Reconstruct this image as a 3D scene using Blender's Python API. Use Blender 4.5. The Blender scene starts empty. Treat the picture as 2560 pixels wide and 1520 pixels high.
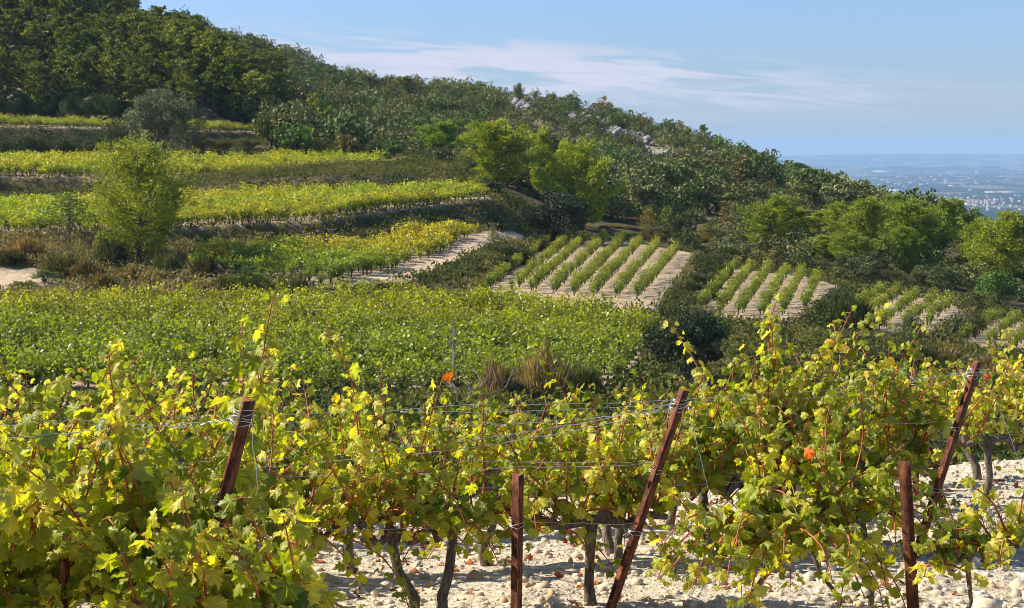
import bpy, math, random
import numpy as np
from mathutils import Vector, Matrix
R = np.random.default_rng(7)
random.seed(7)
SC = bpy.context.scene
COL = SC.collection
rad = math.radians

# ------------------------------------------------------------------ camera, world, sun, exposure
F_PX = 3555.0
PITCH = math.atan((760-375)/F_PX)
cd = bpy.data.cameras.new('camera'); cam = bpy.data.objects.new('camera', cd); COL.objects.link(cam)
cd.sensor_width = 36.0; cd.lens = 36.0*F_PX/2560; cd.clip_start = 0.1; cd.clip_end = 120000
cam.rotation_euler = (math.pi/2-PITCH, 0, 0); cam.location = (0, 0, 0)
SC.camera = cam
SUN_EL, SUN_AZ = rad(38), math.atan2(0.20, -0.98)       # direction towards the sun: left and a little beyond
sdir = Vector((math.cos(SUN_EL)*math.cos(SUN_AZ), math.cos(SUN_EL)*math.sin(SUN_AZ), math.sin(SUN_EL)))
ld = bpy.data.lights.new('sun', 'SUN'); ld.energy = 5.0; ld.angle = rad(0.53); ld.color = (1.0, 0.93, 0.82)
sun = bpy.data.objects.new('sun', ld); COL.objects.link(sun)
sun.rotation_euler = (-sdir).to_track_quat('-Z', 'Y').to_euler()
W = bpy.data.worlds.new('World'); SC.world = W; W.use_nodes = True
SC.view_settings.view_transform = 'Standard'; SC.view_settings.look = 'None'
SC.view_settings.exposure = 0.66; SC.view_settings.gamma = 1.0
SC.cycles.max_bounces = 6; SC.cycles.diffuse_bounces = 3; SC.cycles.glossy_bounces = 2
SC.cycles.transmission_bounces = 3; SC.cycles.volume_bounces = 1; SC.cycles.transparent_max_bounces = 8
SC.cycles.sample_clamp_indirect = 4.0
SC.cycles.use_denoising = True
SC.cycles.filter_width = 0.9


def world_nodes():
    nt = W.node_tree; N = nt.nodes; L = nt.links; N.clear()
    out = N.new('ShaderNodeOutputWorld'); bg = N.new('ShaderNodeBackground'); bg.inputs['Strength'].default_value = 0.068
    sky = N.new('ShaderNodeTexSky'); sky.sky_type = 'NISHITA'; sky.sun_disc = False
    sky.sun_elevation = SUN_EL; sky.sun_rotation = math.pi/2-SUN_AZ
    sky.altitude = 400; sky.air_density = 1.1; sky.dust_density = 0.15; sky.ozone_density = 3.0
    tc = N.new('ShaderNodeTexCoord')
    def math_(op, a, b=None, c=None):
        m = N.new('ShaderNodeMath'); m.operation = op
        for i, v in enumerate((a, b, c)):
            if v is None: continue
            if isinstance(v, (int, float)): m.inputs[i].default_value = v
            else: L.new(v, m.inputs[i])
        return m.outputs[0]
    sep = N.new('ShaderNodeSeparateXYZ'); L.new(tc.outputs['Generated'], sep.inputs[0])
    az = math_('ARCTAN2', sep.outputs[0], sep.outputs[1])      # 0 along +Y, + to the right
    el = math_('ARCSINE', sep.outputs[2])
    def bandf(v, c, w):                                        # soft bump around c, half width w
        d = math_('ABSOLUTE', math_('SUBTRACT', v, c))
        r = N.new('ShaderNodeMapRange'); r.interpolation_type = 'SMOOTHSTEP'
        L.new(d, r.inputs[0]); r.inputs[1].default_value = w; r.inputs[2].default_value = 0.0
        return r.outputs[0]
    def noise(sx, sy, sc, det, tilt=0.0, dist=0.0, off=0.0):
        c = N.new('ShaderNodeCombineXYZ')
        e2 = math_('ADD', el, math_('MULTIPLY', az, tilt))
        L.new(math_('MULTIPLY', az, sx), c.inputs[0]); L.new(math_('MULTIPLY', e2, sy), c.inputs[1]); c.inputs[2].default_value = off
        n = N.new('ShaderNodeTexNoise'); n.inputs['Scale'].default_value = sc; n.inputs['Detail'].default_value = det
        n.inputs['Roughness'].default_value = 0.6; n.inputs['Distortion'].default_value = dist
        L.new(c.outputs[0], n.inputs['Vector']); return n.outputs[0]
    def ramp(v, a, b):
        r = N.new('ShaderNodeMapRange'); r.interpolation_type = 'SMOOTHSTEP'
        L.new(v, r.inputs[0]); r.inputs[1].default_value = a; r.inputs[2].default_value = b; return r.outputs[0]
    # cirrus bank: a long tapering veil sinking to the right
    elt = math_('ADD', el, math_('MULTIPLY', az, 0.075))
    veil = math_('MULTIPLY', bandf(elt, 0.056, 0.032), bandf(az, 0.02, 0.40))
    veil = math_('MULTIPLY', veil, ramp(noise(1, 10, 11, 10, 0.08, 0.9), 0.28, 0.66))
    veil = ramp(veil, 0.03, 0.75)
    low = math_('MULTIPLY', bandf(el, 0.027, 0.035), ramp(noise(1, 26, 2.2, 5, 0.02, 0.2, 3.0), 0.40, 0.75))
    low2 = math_('MULTIPLY', bandf(el, 0.046, 0.05), ramp(noise(1, 32, 3.0, 4, 0.02, 0.2, 9.0), 0.55, 0.8))
    low2 = math_('MULTIPLY', low2, bandf(az, 0.27, 0.22))
    hzg = N.new('ShaderNodeMix'); hzg.data_type = 'RGBA'; L.new(ramp(el, -0.02, 0.16), hzg.inputs[0])
    hzg.inputs[6].default_value = (.60, .72, 1.02, 1); hzg.inputs[7].default_value = SKY_TINT
    m1 = N.new('ShaderNodeMix'); m1.data_type = 'RGBA'; m1.blend_type = 'MIX'
    L.new(math_('MULTIPLY', low, 0.6), m1.inputs[0])
    tint = N.new('ShaderNodeMix'); tint.data_type = 'RGBA'; tint.blend_type = 'MULTIPLY'; tint.inputs[0].default_value = 1.0
    L.new(sky.outputs[0], tint.inputs[6]); L.new(hzg.outputs[2], tint.inputs[7])
    L.new(tint.outputs[2], m1.inputs[6]); m1.inputs[7].default_value = (6.0, 6.2, 7.7, 1)
    m2 = N.new('ShaderNodeMix'); m2.data_type = 'RGBA'
    L.new(math_('MULTIPLY', veil, 0.92), m2.inputs[0]); L.new(m1.outputs[2], m2.inputs[6]); m2.inputs[7].default_value = (7.1, 7.0, 8.1, 1)
    m3 = N.new('ShaderNodeMix'); m3.data_type = 'RGBA'
    L.new(math_('MULTIPLY', low2, 0.6), m3.inputs[0]); L.new(m2.outputs[2], m3.inputs[6]); m3.inputs[7].default_value = (4.6, 5.6, 7.8, 1)
    L.new(m3.outputs[2], bg.inputs['Color']); L.new(bg.outputs[0], out.inputs[0])
SKY_TINT = (1.06, 1.16, 1.48, 1)
world_nodes()

# ------------------------------------------------------------------ picture measurements -> places in the world
CP, SP = math.cos(PITCH), math.sin(PITCH)
def ray(px, py):
    v = (760-py)/F_PX
    return (px-1280)/F_PX, CP+v*SP, -SP+v*CP
def at(px, py, Y):
    x, y, z = ray(px, py); t = Y/y
    return np.array((x*t, Y, z*t))
def atz(px, py, z):
    x, y, zz = ray(px, py); t = z/zz
    return np.array((x*t, y*t, z))
def proj(X, Y, Z):
    f = Y*CP-Z*SP; u = Y*SP+Z*CP
    return 1280+F_PX*X/f, 760-F_PX*u/f

# ------------------------------------------------------------------ noise
def _h(ix, iy, s):
    n = (ix.astype(np.int64)*374761393+iy.astype(np.int64)*668265263+s*982451653) & 0x7fffffff
    n = ((n ^ (n >> 13))*1274126177) & 0x7fffffff
    return ((n ^ (n >> 16)) & 0xffff)/65535.0
def vnoise(x, y, s=0):
    ix, iy = np.floor(x), np.floor(y); fx, fy = x-ix, y-iy
    fx = fx*fx*(3-2*fx); fy = fy*fy*(3-2*fy)
    a, b, c, d = _h(ix, iy, s), _h(ix+1, iy, s), _h(ix, iy+1, s), _h(ix+1, iy+1, s)
    return (a*(1-fx)+b*fx)*(1-fy)+(c*(1-fx)+d*fx)*fy
def fbm(x, y, o=4, s=0):
    r = 0; a = .5; t = 0
    for i in range(o):
        r = r+a*vnoise(x, y, s+i); t += a; a *= .5; x = x*2.03+7.1; y = y*2.03+3.7
    return r/t*2-1

# ------------------------------------------------------------------ terrain: base through measured points, terraces cut and filled into it
BASE = [at(*p) for p in [
    (1150,430,215),(1500,560,215),(1450,520,230),(1600,500,250),(1700,470,272),(1400,400,300),(1250,400,290),(1300,300,380),(1290,262,425),
    (1000,268,400),(800,240,375),(600,220,335),(450,190,300),(1600,345,410),(1800,385,385),(1930,440,360),(2040,490,340),(2150,525,325),(2250,575,295),
    (1900,560,215),(2000,520,260),(1900,480,300),(2400,600,250),(2560,690,205),(2100,700,160),(2400,740,158),(2560,765,165),(1780,560,222),
    (900,400,262),(1000,340,330),(700,350,262),(600,330,280),(1150,330,350),(1500,420,330),(1700,400,345),
    (-300,300,275),(0,285,282),(300,280,282),(500,270,290),(330,170,325),(0,0,335),(-300,-60,335),(-700,-200,335),(150,60,340),
    (0,600,137),(200,640,133),(0,690,124),(350,645,134),(-400,620,135),(-500,720,120),
    (1400,590,196),(1250,470,196),(1330,560,186),(2150,872,108),(2300,890,104),(2500,915,108),(2450,940,98),(2650,930,108),(1800,830,104),(1700,900,92),
]]
for X, Y, Z in [(0,-8,-1.9),(-2,0,-2.1),(2,0,-2.1),(-2,3,-2.30),(2,3,-2.35),(-3,6.5,-2.56),(3,6.5,-2.66),(-4,8.6,-2.80),(4,8.6,-2.90),(-5,10.6,-2.98),(4,10.6,-3.0),
                (-7,15,-3.4),(6,15,-3.35),(-8,18,-3.9),(8,18,-4.0),(-12,30,-8.2),(12,30,-8.6),(-16,45,-11.8),(16,45,-12.4),(-25,68,-13.0),(0,68,-12.9),(25,68,-14.2),
                (-60,95,-12.6),(60,95,-16.5),(90,150,-20),(-90,150,-6),(-60,40,-9),(60,40,-11),
                (0,520,-6),(-80,520,22),(-200,520,70),(80,500,-40),(160,420,-52),(120,330,-34),(0,720,-110),(-250,720,40),(250,720,-170),(250,300,-70),(-330,520,120)]:
    BASE.append(np.array((X, Y, Z), float))
BASE = np.array(BASE)
def _warp(x, y):
    yy = np.maximum(y+14, 2.0); return np.stack([x/yy*1.6, np.log(yy)], -1)
_C = .10
_BW = _warp(BASE[:, 0], BASE[:, 1]); _n = len(BASE)
_K = np.sqrt(((_BW[:, None]-_BW[None])**2).sum(-1)+_C*_C)
_P = np.concatenate([np.ones((_n, 1)), _BW], 1)
_A = np.block([[_K-np.eye(_n)*0.004, _P], [_P.T, np.zeros((3, 3))]])
_WT = np.linalg.solve(_A, np.concatenate([BASE[:, 2], np.zeros(3)]))
def base_h(x, y):
    sh = x.shape; x = x.ravel(); y = y.ravel(); out = np.empty(x.size)
    for i in range(0, x.size, 40000):
        w = _warp(x[i:i+40000], y[i:i+40000])
        k = np.sqrt(((w[:, None]-_BW[None])**2).sum(-1)+_C*_C)
        out[i:i+40000] = k@_WT[:_n]+_WT[_n]+w@_WT[_n+1:]
    return out.reshape(sh)

TER = {}
def terrace(name, pts, slope=0.95):
    P = np.array([atz(*p) for p in pts])
    A = np.c_[P[:, :2], np.ones(len(P))]
    pl = np.linalg.lstsq(A, P[:, 2], rcond=None)[0]
    TER[name] = (P[:, :2], pl, slope)
terrace('big', [(-500,790,-12.4),(0,775,-12.6),(600,758,-12.9),(1000,752,-13),(1230,757,-13),(1480,790,-13.2),(1640,826,-13.4),(1590,930,-13.4),(1500,985,-13.3),(900,990,-13.1),(0,985,-12.9),(-500,985,-12.8)])
terrace('gold', [(470,640,-9.9),(800,620,-9.75),(1050,596,-9.5),(1242,580,-9.4),(1180,628,-10.2),(1110,662,-10.8),(1035,695,-11.2),(790,706,-11.3),(480,694,-11.3)], 1.2)
terrace('mid', [(-400,600,-8.9),(0,588,-8.4),(470,560,-7.4),(800,536,-6.6),(1000,524,-6.65),(1170,510,-6.35),(1250,508,-6.6),(1165,474,-5.1),(900,484,-5.5),(470,500,-6.4),(0,530,-7.5),(-400,545,-8.0)], 1.2)
terrace('upper', [(-400,470,-4.8),(0,452,-4.2),(250,447,-3.9),(470,426,-2.8),(800,431,-3.1),(985,447,-4.0),(960,428,-3.3),(700,404,-1.8),(470,398,-1.4),(0,406,-1.9),(-400,412,-2.2)], 1.2)
terrace('shade', [(-400,308,4.9),(0,312,4.3),(300,318,4.0),(480,330,3.1),(650,337,2.75),(640,328,3.5),(470,318,4.3),(0,300,5.6),(-400,298,6.0)], .9)
terrace('rows', [(1195,728,-12),(1230,752,-12.1),(1420,762,-12.2),(1640,772,-12.3),(1738,632,-12.1),(1560,601,-12),(1385,599,-12)], 1.0)
terrace('second', [(1740,785,-13.6),(1800,806,-13.8),(1990,800,-13.9),(2098,712,-13.7),(2010,690,-13.6),(1832,672,-13.4)], 1.0)
terrace('third', [(2080,812,-15.0),(2130,838,-15.1),(2320,832,-15.2),(2415,778,-15.1),(2370,752,-15),(2205,732,-14.9)], 1.0)
terrace('fourth', [(2380,858,-16.4),(2480,884,-16.6),(2700,900,-16.8),(2760,850,-16.8),(2630,812,-16.6),(2490,797,-16.4)], 1.0)

def pdist(P, x, y):
    """distance outside a polygon (0 inside)"""
    d = np.full(x.shape, 1e9); ins = np.zeros(x.shape, bool); n = len(P)
    for i in range(n):
        a, b = P[i], P[(i+1) % n]; e = b-a
        t = np.clip(((x-a[0])*e[0]+(y-a[1])*e[1])/(e@e), 0, 1)
        d = np.minimum(d, np.hypot(x-a[0]-t*e[0], y-a[1]-t*e[1]))
        c = ((a[1] > y) != (b[1] > y)) & (x < (b[0]-a[0])*(y-a[1])/((b[1]-a[1]) or 1e-9)+a[0])
        ins ^= c
    return np.where(ins, 0, d), np.where(ins, d, 0)

def height(x, y, full=False):
    x = np.asarray(x, float); y = np.asarray(y, float)
    B = base_h(x, y)
    far = np.clip((y-60)/100, 0, 1)
    B = B+far*(fbm(x/23, y/23, 4, 3)*1.6+fbm(x/5, y/5, 3, 9)*.35)*np.clip((y-190)/60, .25, 1)
    hi = B; lo = np.full(x.shape, 1e9); soil = np.zeros(x.shape)
    for nm, (P, pl, s) in TER.items():
        d, di = pdist(P, x, y)
        dd = d*(1+.22*fbm(x/2.5, y/2.5, 3, 21))
        z = pl[0]*x+pl[1]*y+pl[2]
        hi = np.maximum(hi, z-s*dd); lo = np.minimum(lo, z+s*dd)
        soil = np.maximum(soil, np.clip(.7-d/0.3, 0, 1))
    z = np.minimum(hi, lo)
    z = z+np.clip((y-3)/4, 0, 1)*soil*fbm(x/1.4, y/1.4, 3, 5)*.07
    near = np.clip(1-(y-17)/5, 0, 1)
    z = z+near*(fbm(x/.9, y/.9, 4, 31)*.035+fbm(x/.22, y/.22, 3, 41)*.016)+(1-near)*(1-soil)*fbm(x/.8, y/.8, 3, 51)*.10
    if full: return z, soil, near
    return z
def hz(x, y): return float(height(np.array([x]), np.array([y]))[0])

TRACKS = [[(1300,573,-9.4),(1225,588,-9.5),(1165,622,-10.1),(1100,652,-10.6),(1020,682,-11.0),(900,700,-11.2)], [(1200,492,-5.7),(1130,496,-5.9)]]
def near_track(x, y, wd):
    d = np.full(x.shape, 1e9)
    for tr in TRACKS:
        P = np.array([atz(*p)[:2] for p in tr])
        for a, b in zip(P[:-1], P[1:]):
            e = b-a; t = np.clip(((x-a[0])*e[0]+(y-a[1])*e[1])/(e@e), 0, 1); d = np.minimum(d, np.hypot(x-a[0]-t*e[0], y-a[1]-t*e[1]))
    return d < wd
# ------------------------------------------------------------------ mesh helpers
def tag(o, label=None, cat=None, group=None, kind=None):
    if label: o['label'] = label
    if cat: o['category'] = cat
    if group: o['group'] = group
    if kind: o['kind'] = kind
    return o
def link(o, parent=None):
    COL.objects.link(o)
    if parent is not None: o.parent = parent
    return o
def empty(name, loc=(0, 0, 0)):
    o = bpy.data.objects.new(name, None); o.empty_display_size = .2; o.location = loc; COL.objects.link(o); return o
def mesh_from(name, V, Q=None, T=None, mats=(), col=None, uv=None, smooth=False, mi=None):
    me = bpy.data.meshes.new(name)
    Q = np.zeros((0, 4), int) if Q is None else np.asarray(Q); T = np.zeros((0, 3), int) if T is None else np.asarray(T)
    nq, ntr = len(Q), len(T)
    me.vertices.add(len(V)); me.vertices.foreach_set('co', np.ascontiguousarray(V, np.float32).ravel())
    li = np.concatenate([Q.ravel(), T.ravel()]).astype(np.int32)
    me.loops.add(len(li)); me.loops.foreach_set('vertex_index', li)
    me.polygons.add(nq+ntr)
    st = np.concatenate([np.arange(nq)*4, nq*4+np.arange(ntr)*3]).astype(np.int32)
    me.polygons.foreach_set('loop_start', st)
    if smooth: me.polygons.foreach_set('use_smooth', np.ones(nq+ntr, bool))
    for m in mats: me.materials.append(m)
    if mi is not None: me.polygons.foreach_set('material_index', np.asarray(mi, np.int32))
    if col is not None:
        a = me.attributes.new('Col', 'FLOAT_COLOR', 'POINT')
        c = np.ones((len(V), 4), np.float32); c[:, :3] = col; a.data.foreach_set('color', c.ravel())
    if uv is not None:
        u = me.attributes.new('LUV', 'FLOAT_VECTOR', 'POINT')
        c = np.zeros((len(V), 3), np.float32); c[:, :2] = uv; u.data.foreach_set('vector', c.ravel())
    me.update(calc_edges=True); me.validate()
    return me
def obj(name, me, parent=None): return link(bpy.data.objects.new(name, me), parent)

class Geo:
    def __init__(s): s.V = []; s.Q = []; s.T = []; s.C = []; s.U = []; s.n = 0
    def add(s, V, Q=None, T=None, C=None, U=None):
        V = np.asarray(V, float); s.V.append(V)
        if Q is not None and len(Q): s.Q.append(np.asarray(Q)+s.n)
        if T is not None and len(T): s.T.append(np.asarray(T)+s.n)
        c = np.ones((len(V), 3))*(np.asarray(C) if C is not None else 1.0); s.C.append(c)
        s.U.append(np.zeros((len(V), 2)) if U is None else U); s.n += len(V)
    def arr(s):
        return (np.concatenate(s.V), np.concatenate(s.Q) if s.Q else np.zeros((0, 4), int), np.concatenate(s.T) if s.T else np.zeros((0, 3), int), np.concatenate(s.C), np.concatenate(s.U))
    def mesh(s, name, mats, smooth=False, uv=False):
        V, Q, T, C, U = s.arr()
        return mesh_from(name, V, Q, T, mats, C, U if uv else None, smooth)

def tube(g, pts, radii, n=6, C=(1, 1, 1), rough=0.0, rng=R):
    pts = np.asarray(pts, float); m = len(pts); radii = np.broadcast_to(radii, (m,))
    tan = np.gradient(pts, axis=0); tan /= np.linalg.norm(tan, axis=1)[:, None]+1e-9
    ref = np.array([0, 0, 1.]) if abs(tan[0][2]) < .8 else np.array([1., 0, 0])
    V = np.zeros((m, n, 3)); a = np.arange(n)*2*math.pi/n
    for i in range(m):
        u = np.cross(tan[i], ref); u /= np.linalg.norm(u)+1e-9; w = np.cross(tan[i], u); ref = np.cross(u, tan[i])
        r = radii[i]*(1+rough*(rng.random(n)-.5)*2)
        V[i] = pts[i]+(np.cos(a)*r)[:, None]*u+(np.sin(a)*r)[:, None]*w
    Q = [(i*n+j, i*n+(j+1) % n, (i+1)*n+(j+1) % n, (i+1)*n+j) for i in range(m-1) for j in range(n)]
    T = [(0, (j+1) % n, j) for j in range(1, n-1)]+[((m-1)*n, (m-1)*n+j, (m-1)*n+(j+1) % n) for j in range(1, n-1)]
    g.add(V.reshape(-1, 3), Q, T, C)
def norm(a): return a/(np.linalg.norm(a, axis=-1, keepdims=True)+1e-9)
def cards(g, P, A, N, ln, wd, C):
    """rhombus leaves: centre P, long axis A, facing N"""
    A = norm(A); B = norm(np.cross(N, A)); n = len(P)
    ln = np.broadcast_to(ln, (n,))[:, None]; wd = np.broadcast_to(wd, (n,))[:, None]
    V = np.stack([P-A*ln*.5, P+B*wd*.5-A*ln*.05, P+A*ln*.5, P-B*wd*.5-A*ln*.05], 1).reshape(-1, 3)
    Q = np.arange(4*n).reshape(n, 4)
    g.add(V, Q, None, np.repeat(C, 4, 0))
def rnd_unit(n, rng=R): return norm(rng.normal(size=(n, 3)))
def jitter_col(base, n, amt=.18, rng=R, alt=None, palt=0.0):
    c = np.array(base)[None]*(1+(rng.random((n, 1))-.5)*2*amt)*(1+(rng.random((n, 3))-.5)*.12)
    if alt is not None:
        m = rng.random(n) < palt; c[m] = np.array(alt)[None]*(1+(rng.random((m.sum(), 1))-.5)*.5)
    return c

# ------------------------------------------------------------------ materials
def newmat(name):
    m = bpy.data.materials.new(name); m.use_nodes = True; nt = m.node_tree; nt.nodes.clear()
    return m, nt.nodes, nt.links
def MX(N, L, a, b, f, blend='MIX'):
    m = N.new('ShaderNodeMix'); m.data_type = 'RGBA'; m.blend_type = blend
    for i, v in ((0, f), (6, a), (7, b)):
        if hasattr(v, 'links'): L.new(v, m.inputs[i])
        elif i == 0: m.inputs[0].default_value = v
        else: m.inputs[i].default_value = tuple(v)+((1,) if len(v) == 3 else ())
    return m.outputs[2]
def MR(N, L, v, a, b, c=0, d=1, sm=True):
    r = N.new('ShaderNodeMapRange'); r.interpolation_type = 'SMOOTHSTEP' if sm else 'LINEAR'
    L.new(v, r.inputs[0])
    for i, x in zip((1, 2, 3, 4), (a, b, c, d)): r.inputs[i].default_value = x
    return r.outputs[0]
def MT(N, L, op, a, b=None):
    m = N.new('ShaderNodeMath'); m.operation = op
    for i, v in enumerate((a, b)):
        if v is None: continue
        if isinstance(v, (int, float)): m.inputs[i].default_value = v
        else: L.new(v, m.inputs[i])
    return m.outputs[0]
def NZ(N, L, vec, scale, det=4, rough=.6):
    n = N.new('ShaderNodeTexNoise'); n.inputs['Scale'].default_value = scale; n.inputs['Detail'].default_value = det; n.inputs['Roughness'].default_value = rough
    if vec is not None: L.new(vec, n.inputs['Vector'])
    return n.outputs[0]

def leaf_mat(name, rough=.42, spec=.5, trans=.45, tcol=(1.5, 1.5, .35), veins=False, back=None):
    m, N, L = newmat(name)
    out = N.new('ShaderNodeOutputMaterial'); at_ = N.new('ShaderNodeAttribute'); at_.attribute_name = 'Col'
    oi = N.new('ShaderNodeObjectInfo')
    col = MX(N, L, at_.outputs['Color'], oi.outputs['Color'], 1.0, 'MULTIPLY')
    if veins:
        uv = N.new('ShaderNodeAttribute'); uv.attribute_name = 'LUV'; sp = N.new('ShaderNodeSeparateXYZ'); L.new(uv.outputs['Vector'], sp.inputs[0])
        ax = MT(N, L, 'ABSOLUTE', sp.outputs[0]); mask = None
        for ang in (0, 47, 102):
            dx, dy = math.sin(rad(ang)), math.cos(rad(ang))
            cr = MT(N, L, 'ABSOLUTE', MT(N, L, 'SUBTRACT', MT(N, L, 'MULTIPLY', ax, dy), MT(N, L, 'MULTIPLY', sp.outputs[1], dx)))
            dt = MT(N, L, 'ADD', MT(N, L, 'MULTIPLY', ax, dx), MT(N, L, 'MULTIPLY', sp.outputs[1], dy))
            v = MT(N, L, 'MULTIPLY', MR(N, L, cr, .035, .008), MR(N, L, dt, 0, .05))
            mask = v if mask is None else MT(N, L, 'MAXIMUM', mask, v)
        nz = NZ(N, L, uv.outputs['Vector'], 3.0, 3)
        vein_col = MX(N, L, col, (1.6, 1.5, 1.1), 1.0, 'MULTIPLY')  # paler colour of the leaf veins
        col = MX(N, L, col, vein_col, MT(N, L, 'MULTIPLY', mask, .7))
        ad = N.new('ShaderNodeVectorMath'); ad.operation = 'MULTIPLY_ADD'; L.new(at_.outputs['Color'], ad.inputs[0]); ad.inputs[1].default_value = (37, 53, 71); L.new(uv.outputs['Vector'], ad.inputs[2])
        ns = NZ(N, L, ad.outputs[0], 2.6, 4, .7); ln_ = N.new('ShaderNodeVectorMath'); ln_.operation = 'LENGTH'; L.new(uv.outputs['Vector'], ln_.inputs[0])
        bm_ = MT(N, L, 'MULTIPLY', MR(N, L, MT(N, L, 'ADD', ns, MT(N, L, 'MULTIPLY', ln_.outputs['Value'], .16)), .70, .78), .75)
        edge = MT(N, L, 'LENGTH' if False else 'MULTIPLY', MR(N, L, nz, .5, .72), .35)
        col = MX(N, L, col, MX(N, L, col, (1.45, 1.2, .6), 1.0, 'MULTIPLY'), edge)
        col = MX(N, L, col, (.30, .12, .035), bm_)
    front = N.new('ShaderNodeBsdfPrincipled'); L.new(col, front.inputs['Base Color']); front.inputs['Roughness'].default_value = rough
    front.inputs['Specular IOR Level'].default_value = spec
    sh = front.outputs[0]
    if back:
        bcol = MX(N, L, col, back, .55)
        bk = N.new('ShaderNodeBsdfDiffuse'); L.new(bcol, bk.inputs['Color'])
        ge = N.new('ShaderNodeNewGeometry'); ms = N.new('ShaderNodeMixShader')
        L.new(ge.outputs['Backfacing'], ms.inputs[0]); L.new(sh, ms.inputs[1]); L.new(bk.outputs[0], ms.inputs[2]); sh = ms.outputs[0]
    tr = N.new('ShaderNodeBsdfTranslucent'); L.new(MX(N, L, col, tcol, 1.0, 'MULTIPLY'), tr.inputs['Color'])
    mx = N.new('ShaderNodeMixShader'); mx.inputs[0].default_value = trans
    L.new(sh, mx.inputs[1]); L.new(tr.outputs[0], mx.inputs[2]); L.new(mx.outputs[0], out.inputs[0])
    return m
def solid_mat(name, c1, c2, scale=8, rough=.9, bump=.0, bscale=30, attr=False, stretch=None, coord='Object'):
    m, N, L = newmat(name)
    out = N.new('ShaderNodeOutputMaterial'); b = N.new('ShaderNodeBsdfPrincipled'); tc = N.new('ShaderNodeTexCoord')
    vec = tc.outputs[coord]
    if stretch:
        mp = N.new('ShaderNodeMapping'); mp.inputs['Scale'].default_value = stretch; L.new(vec, mp.inputs[0]); vec = mp.outputs[0]
    col = MX(N, L, c1, c2, MR(N, L, NZ(N, L, vec, scale, 6), .35, .65))
    if attr:
        a = N.new('ShaderNodeAttribute'); a.attribute_name = 'Col'; col = MX(N, L, col, a.outputs['Color'], 1.0, 'MULTIPLY')
    L.new(col, b.inputs['Base Color']); b.inputs['Roughness'].default_value = rough; b.inputs['Specular IOR Level'].default_value = .25
    if bump:
        bp = N.new('ShaderNodeBump'); bp.inputs['Strength'].default_value = bump; bp.inputs['Distance'].default_value = .02
        L.new(NZ(N, L, vec, bscale, 5), bp.inputs['Height']); L.new(bp.outputs[0], b.inputs['Normal'])
    L.new(b.outputs[0], out.inputs[0]); return m

M_VLEAF = leaf_mat('vine_leaf', .46, .42, .47, (1.85, 1.80, .22), veins=True, back=(.50, .50, .26))
M_FLEAF = leaf_mat('field_vine_leaf', .42, .42, .42, (1.75, 1.65, .2))
M_PINE = leaf_mat('pine_needles', .55, .3, .26, (1.5, 1.45, .35))
M_OAK = leaf_mat('oak_leaves', .6, .22, .07, (1.3, 1.3, .4))
M_GRASS = leaf_mat('dry_grass', .7, .2, .35, (1.3, 1.15, .6))
M_BARK = solid_mat('vine_bark', (.13, .095, .065), (.30, .25, .19), 9, .95, 1.0, 26, stretch=(5, 5, 1))
M_TRUNK = solid_mat('tree_bark', (.10, .075, .06), (.22, .17, .14), 3, .95, .8, 12)
M_CANE = solid_mat('vine_cane', (.34, .075, .035), (.55, .20, .08), 14, .55)
M_RUST = solid_mat('rusty_steel', (.055, .018, .011), (.24, .080, .034), 9, .8, .5, 60, stretch=(3, 3, 1.2))
M_STONE = solid_mat('limestone', (.62, .52, .38), (.80, .73, .60), 9, .95, .7, 40)
M_ROCK = solid_mat('weathered_rock', (.22, .20, .175), (.40, .37, .32), .9, .95, .8, 6)
M_DEAD = solid_mat('dead_wood', (.25, .21, .18), (.42, .37, .33), 8, .9)
M_WIRE, _N, _L = newmat('galvanised_wire')
_o = _N.new('ShaderNodeOutputMaterial'); _b = _N.new('ShaderNodeBsdfPrincipled'); _b.inputs['Metallic'].default_value = .6
_b.inputs['Base Color'].default_value = (.62, .64, .68, 1); _b.inputs['Roughness'].default_value = .42; _L.new(_b.outputs[0], _o.inputs[0])

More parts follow.
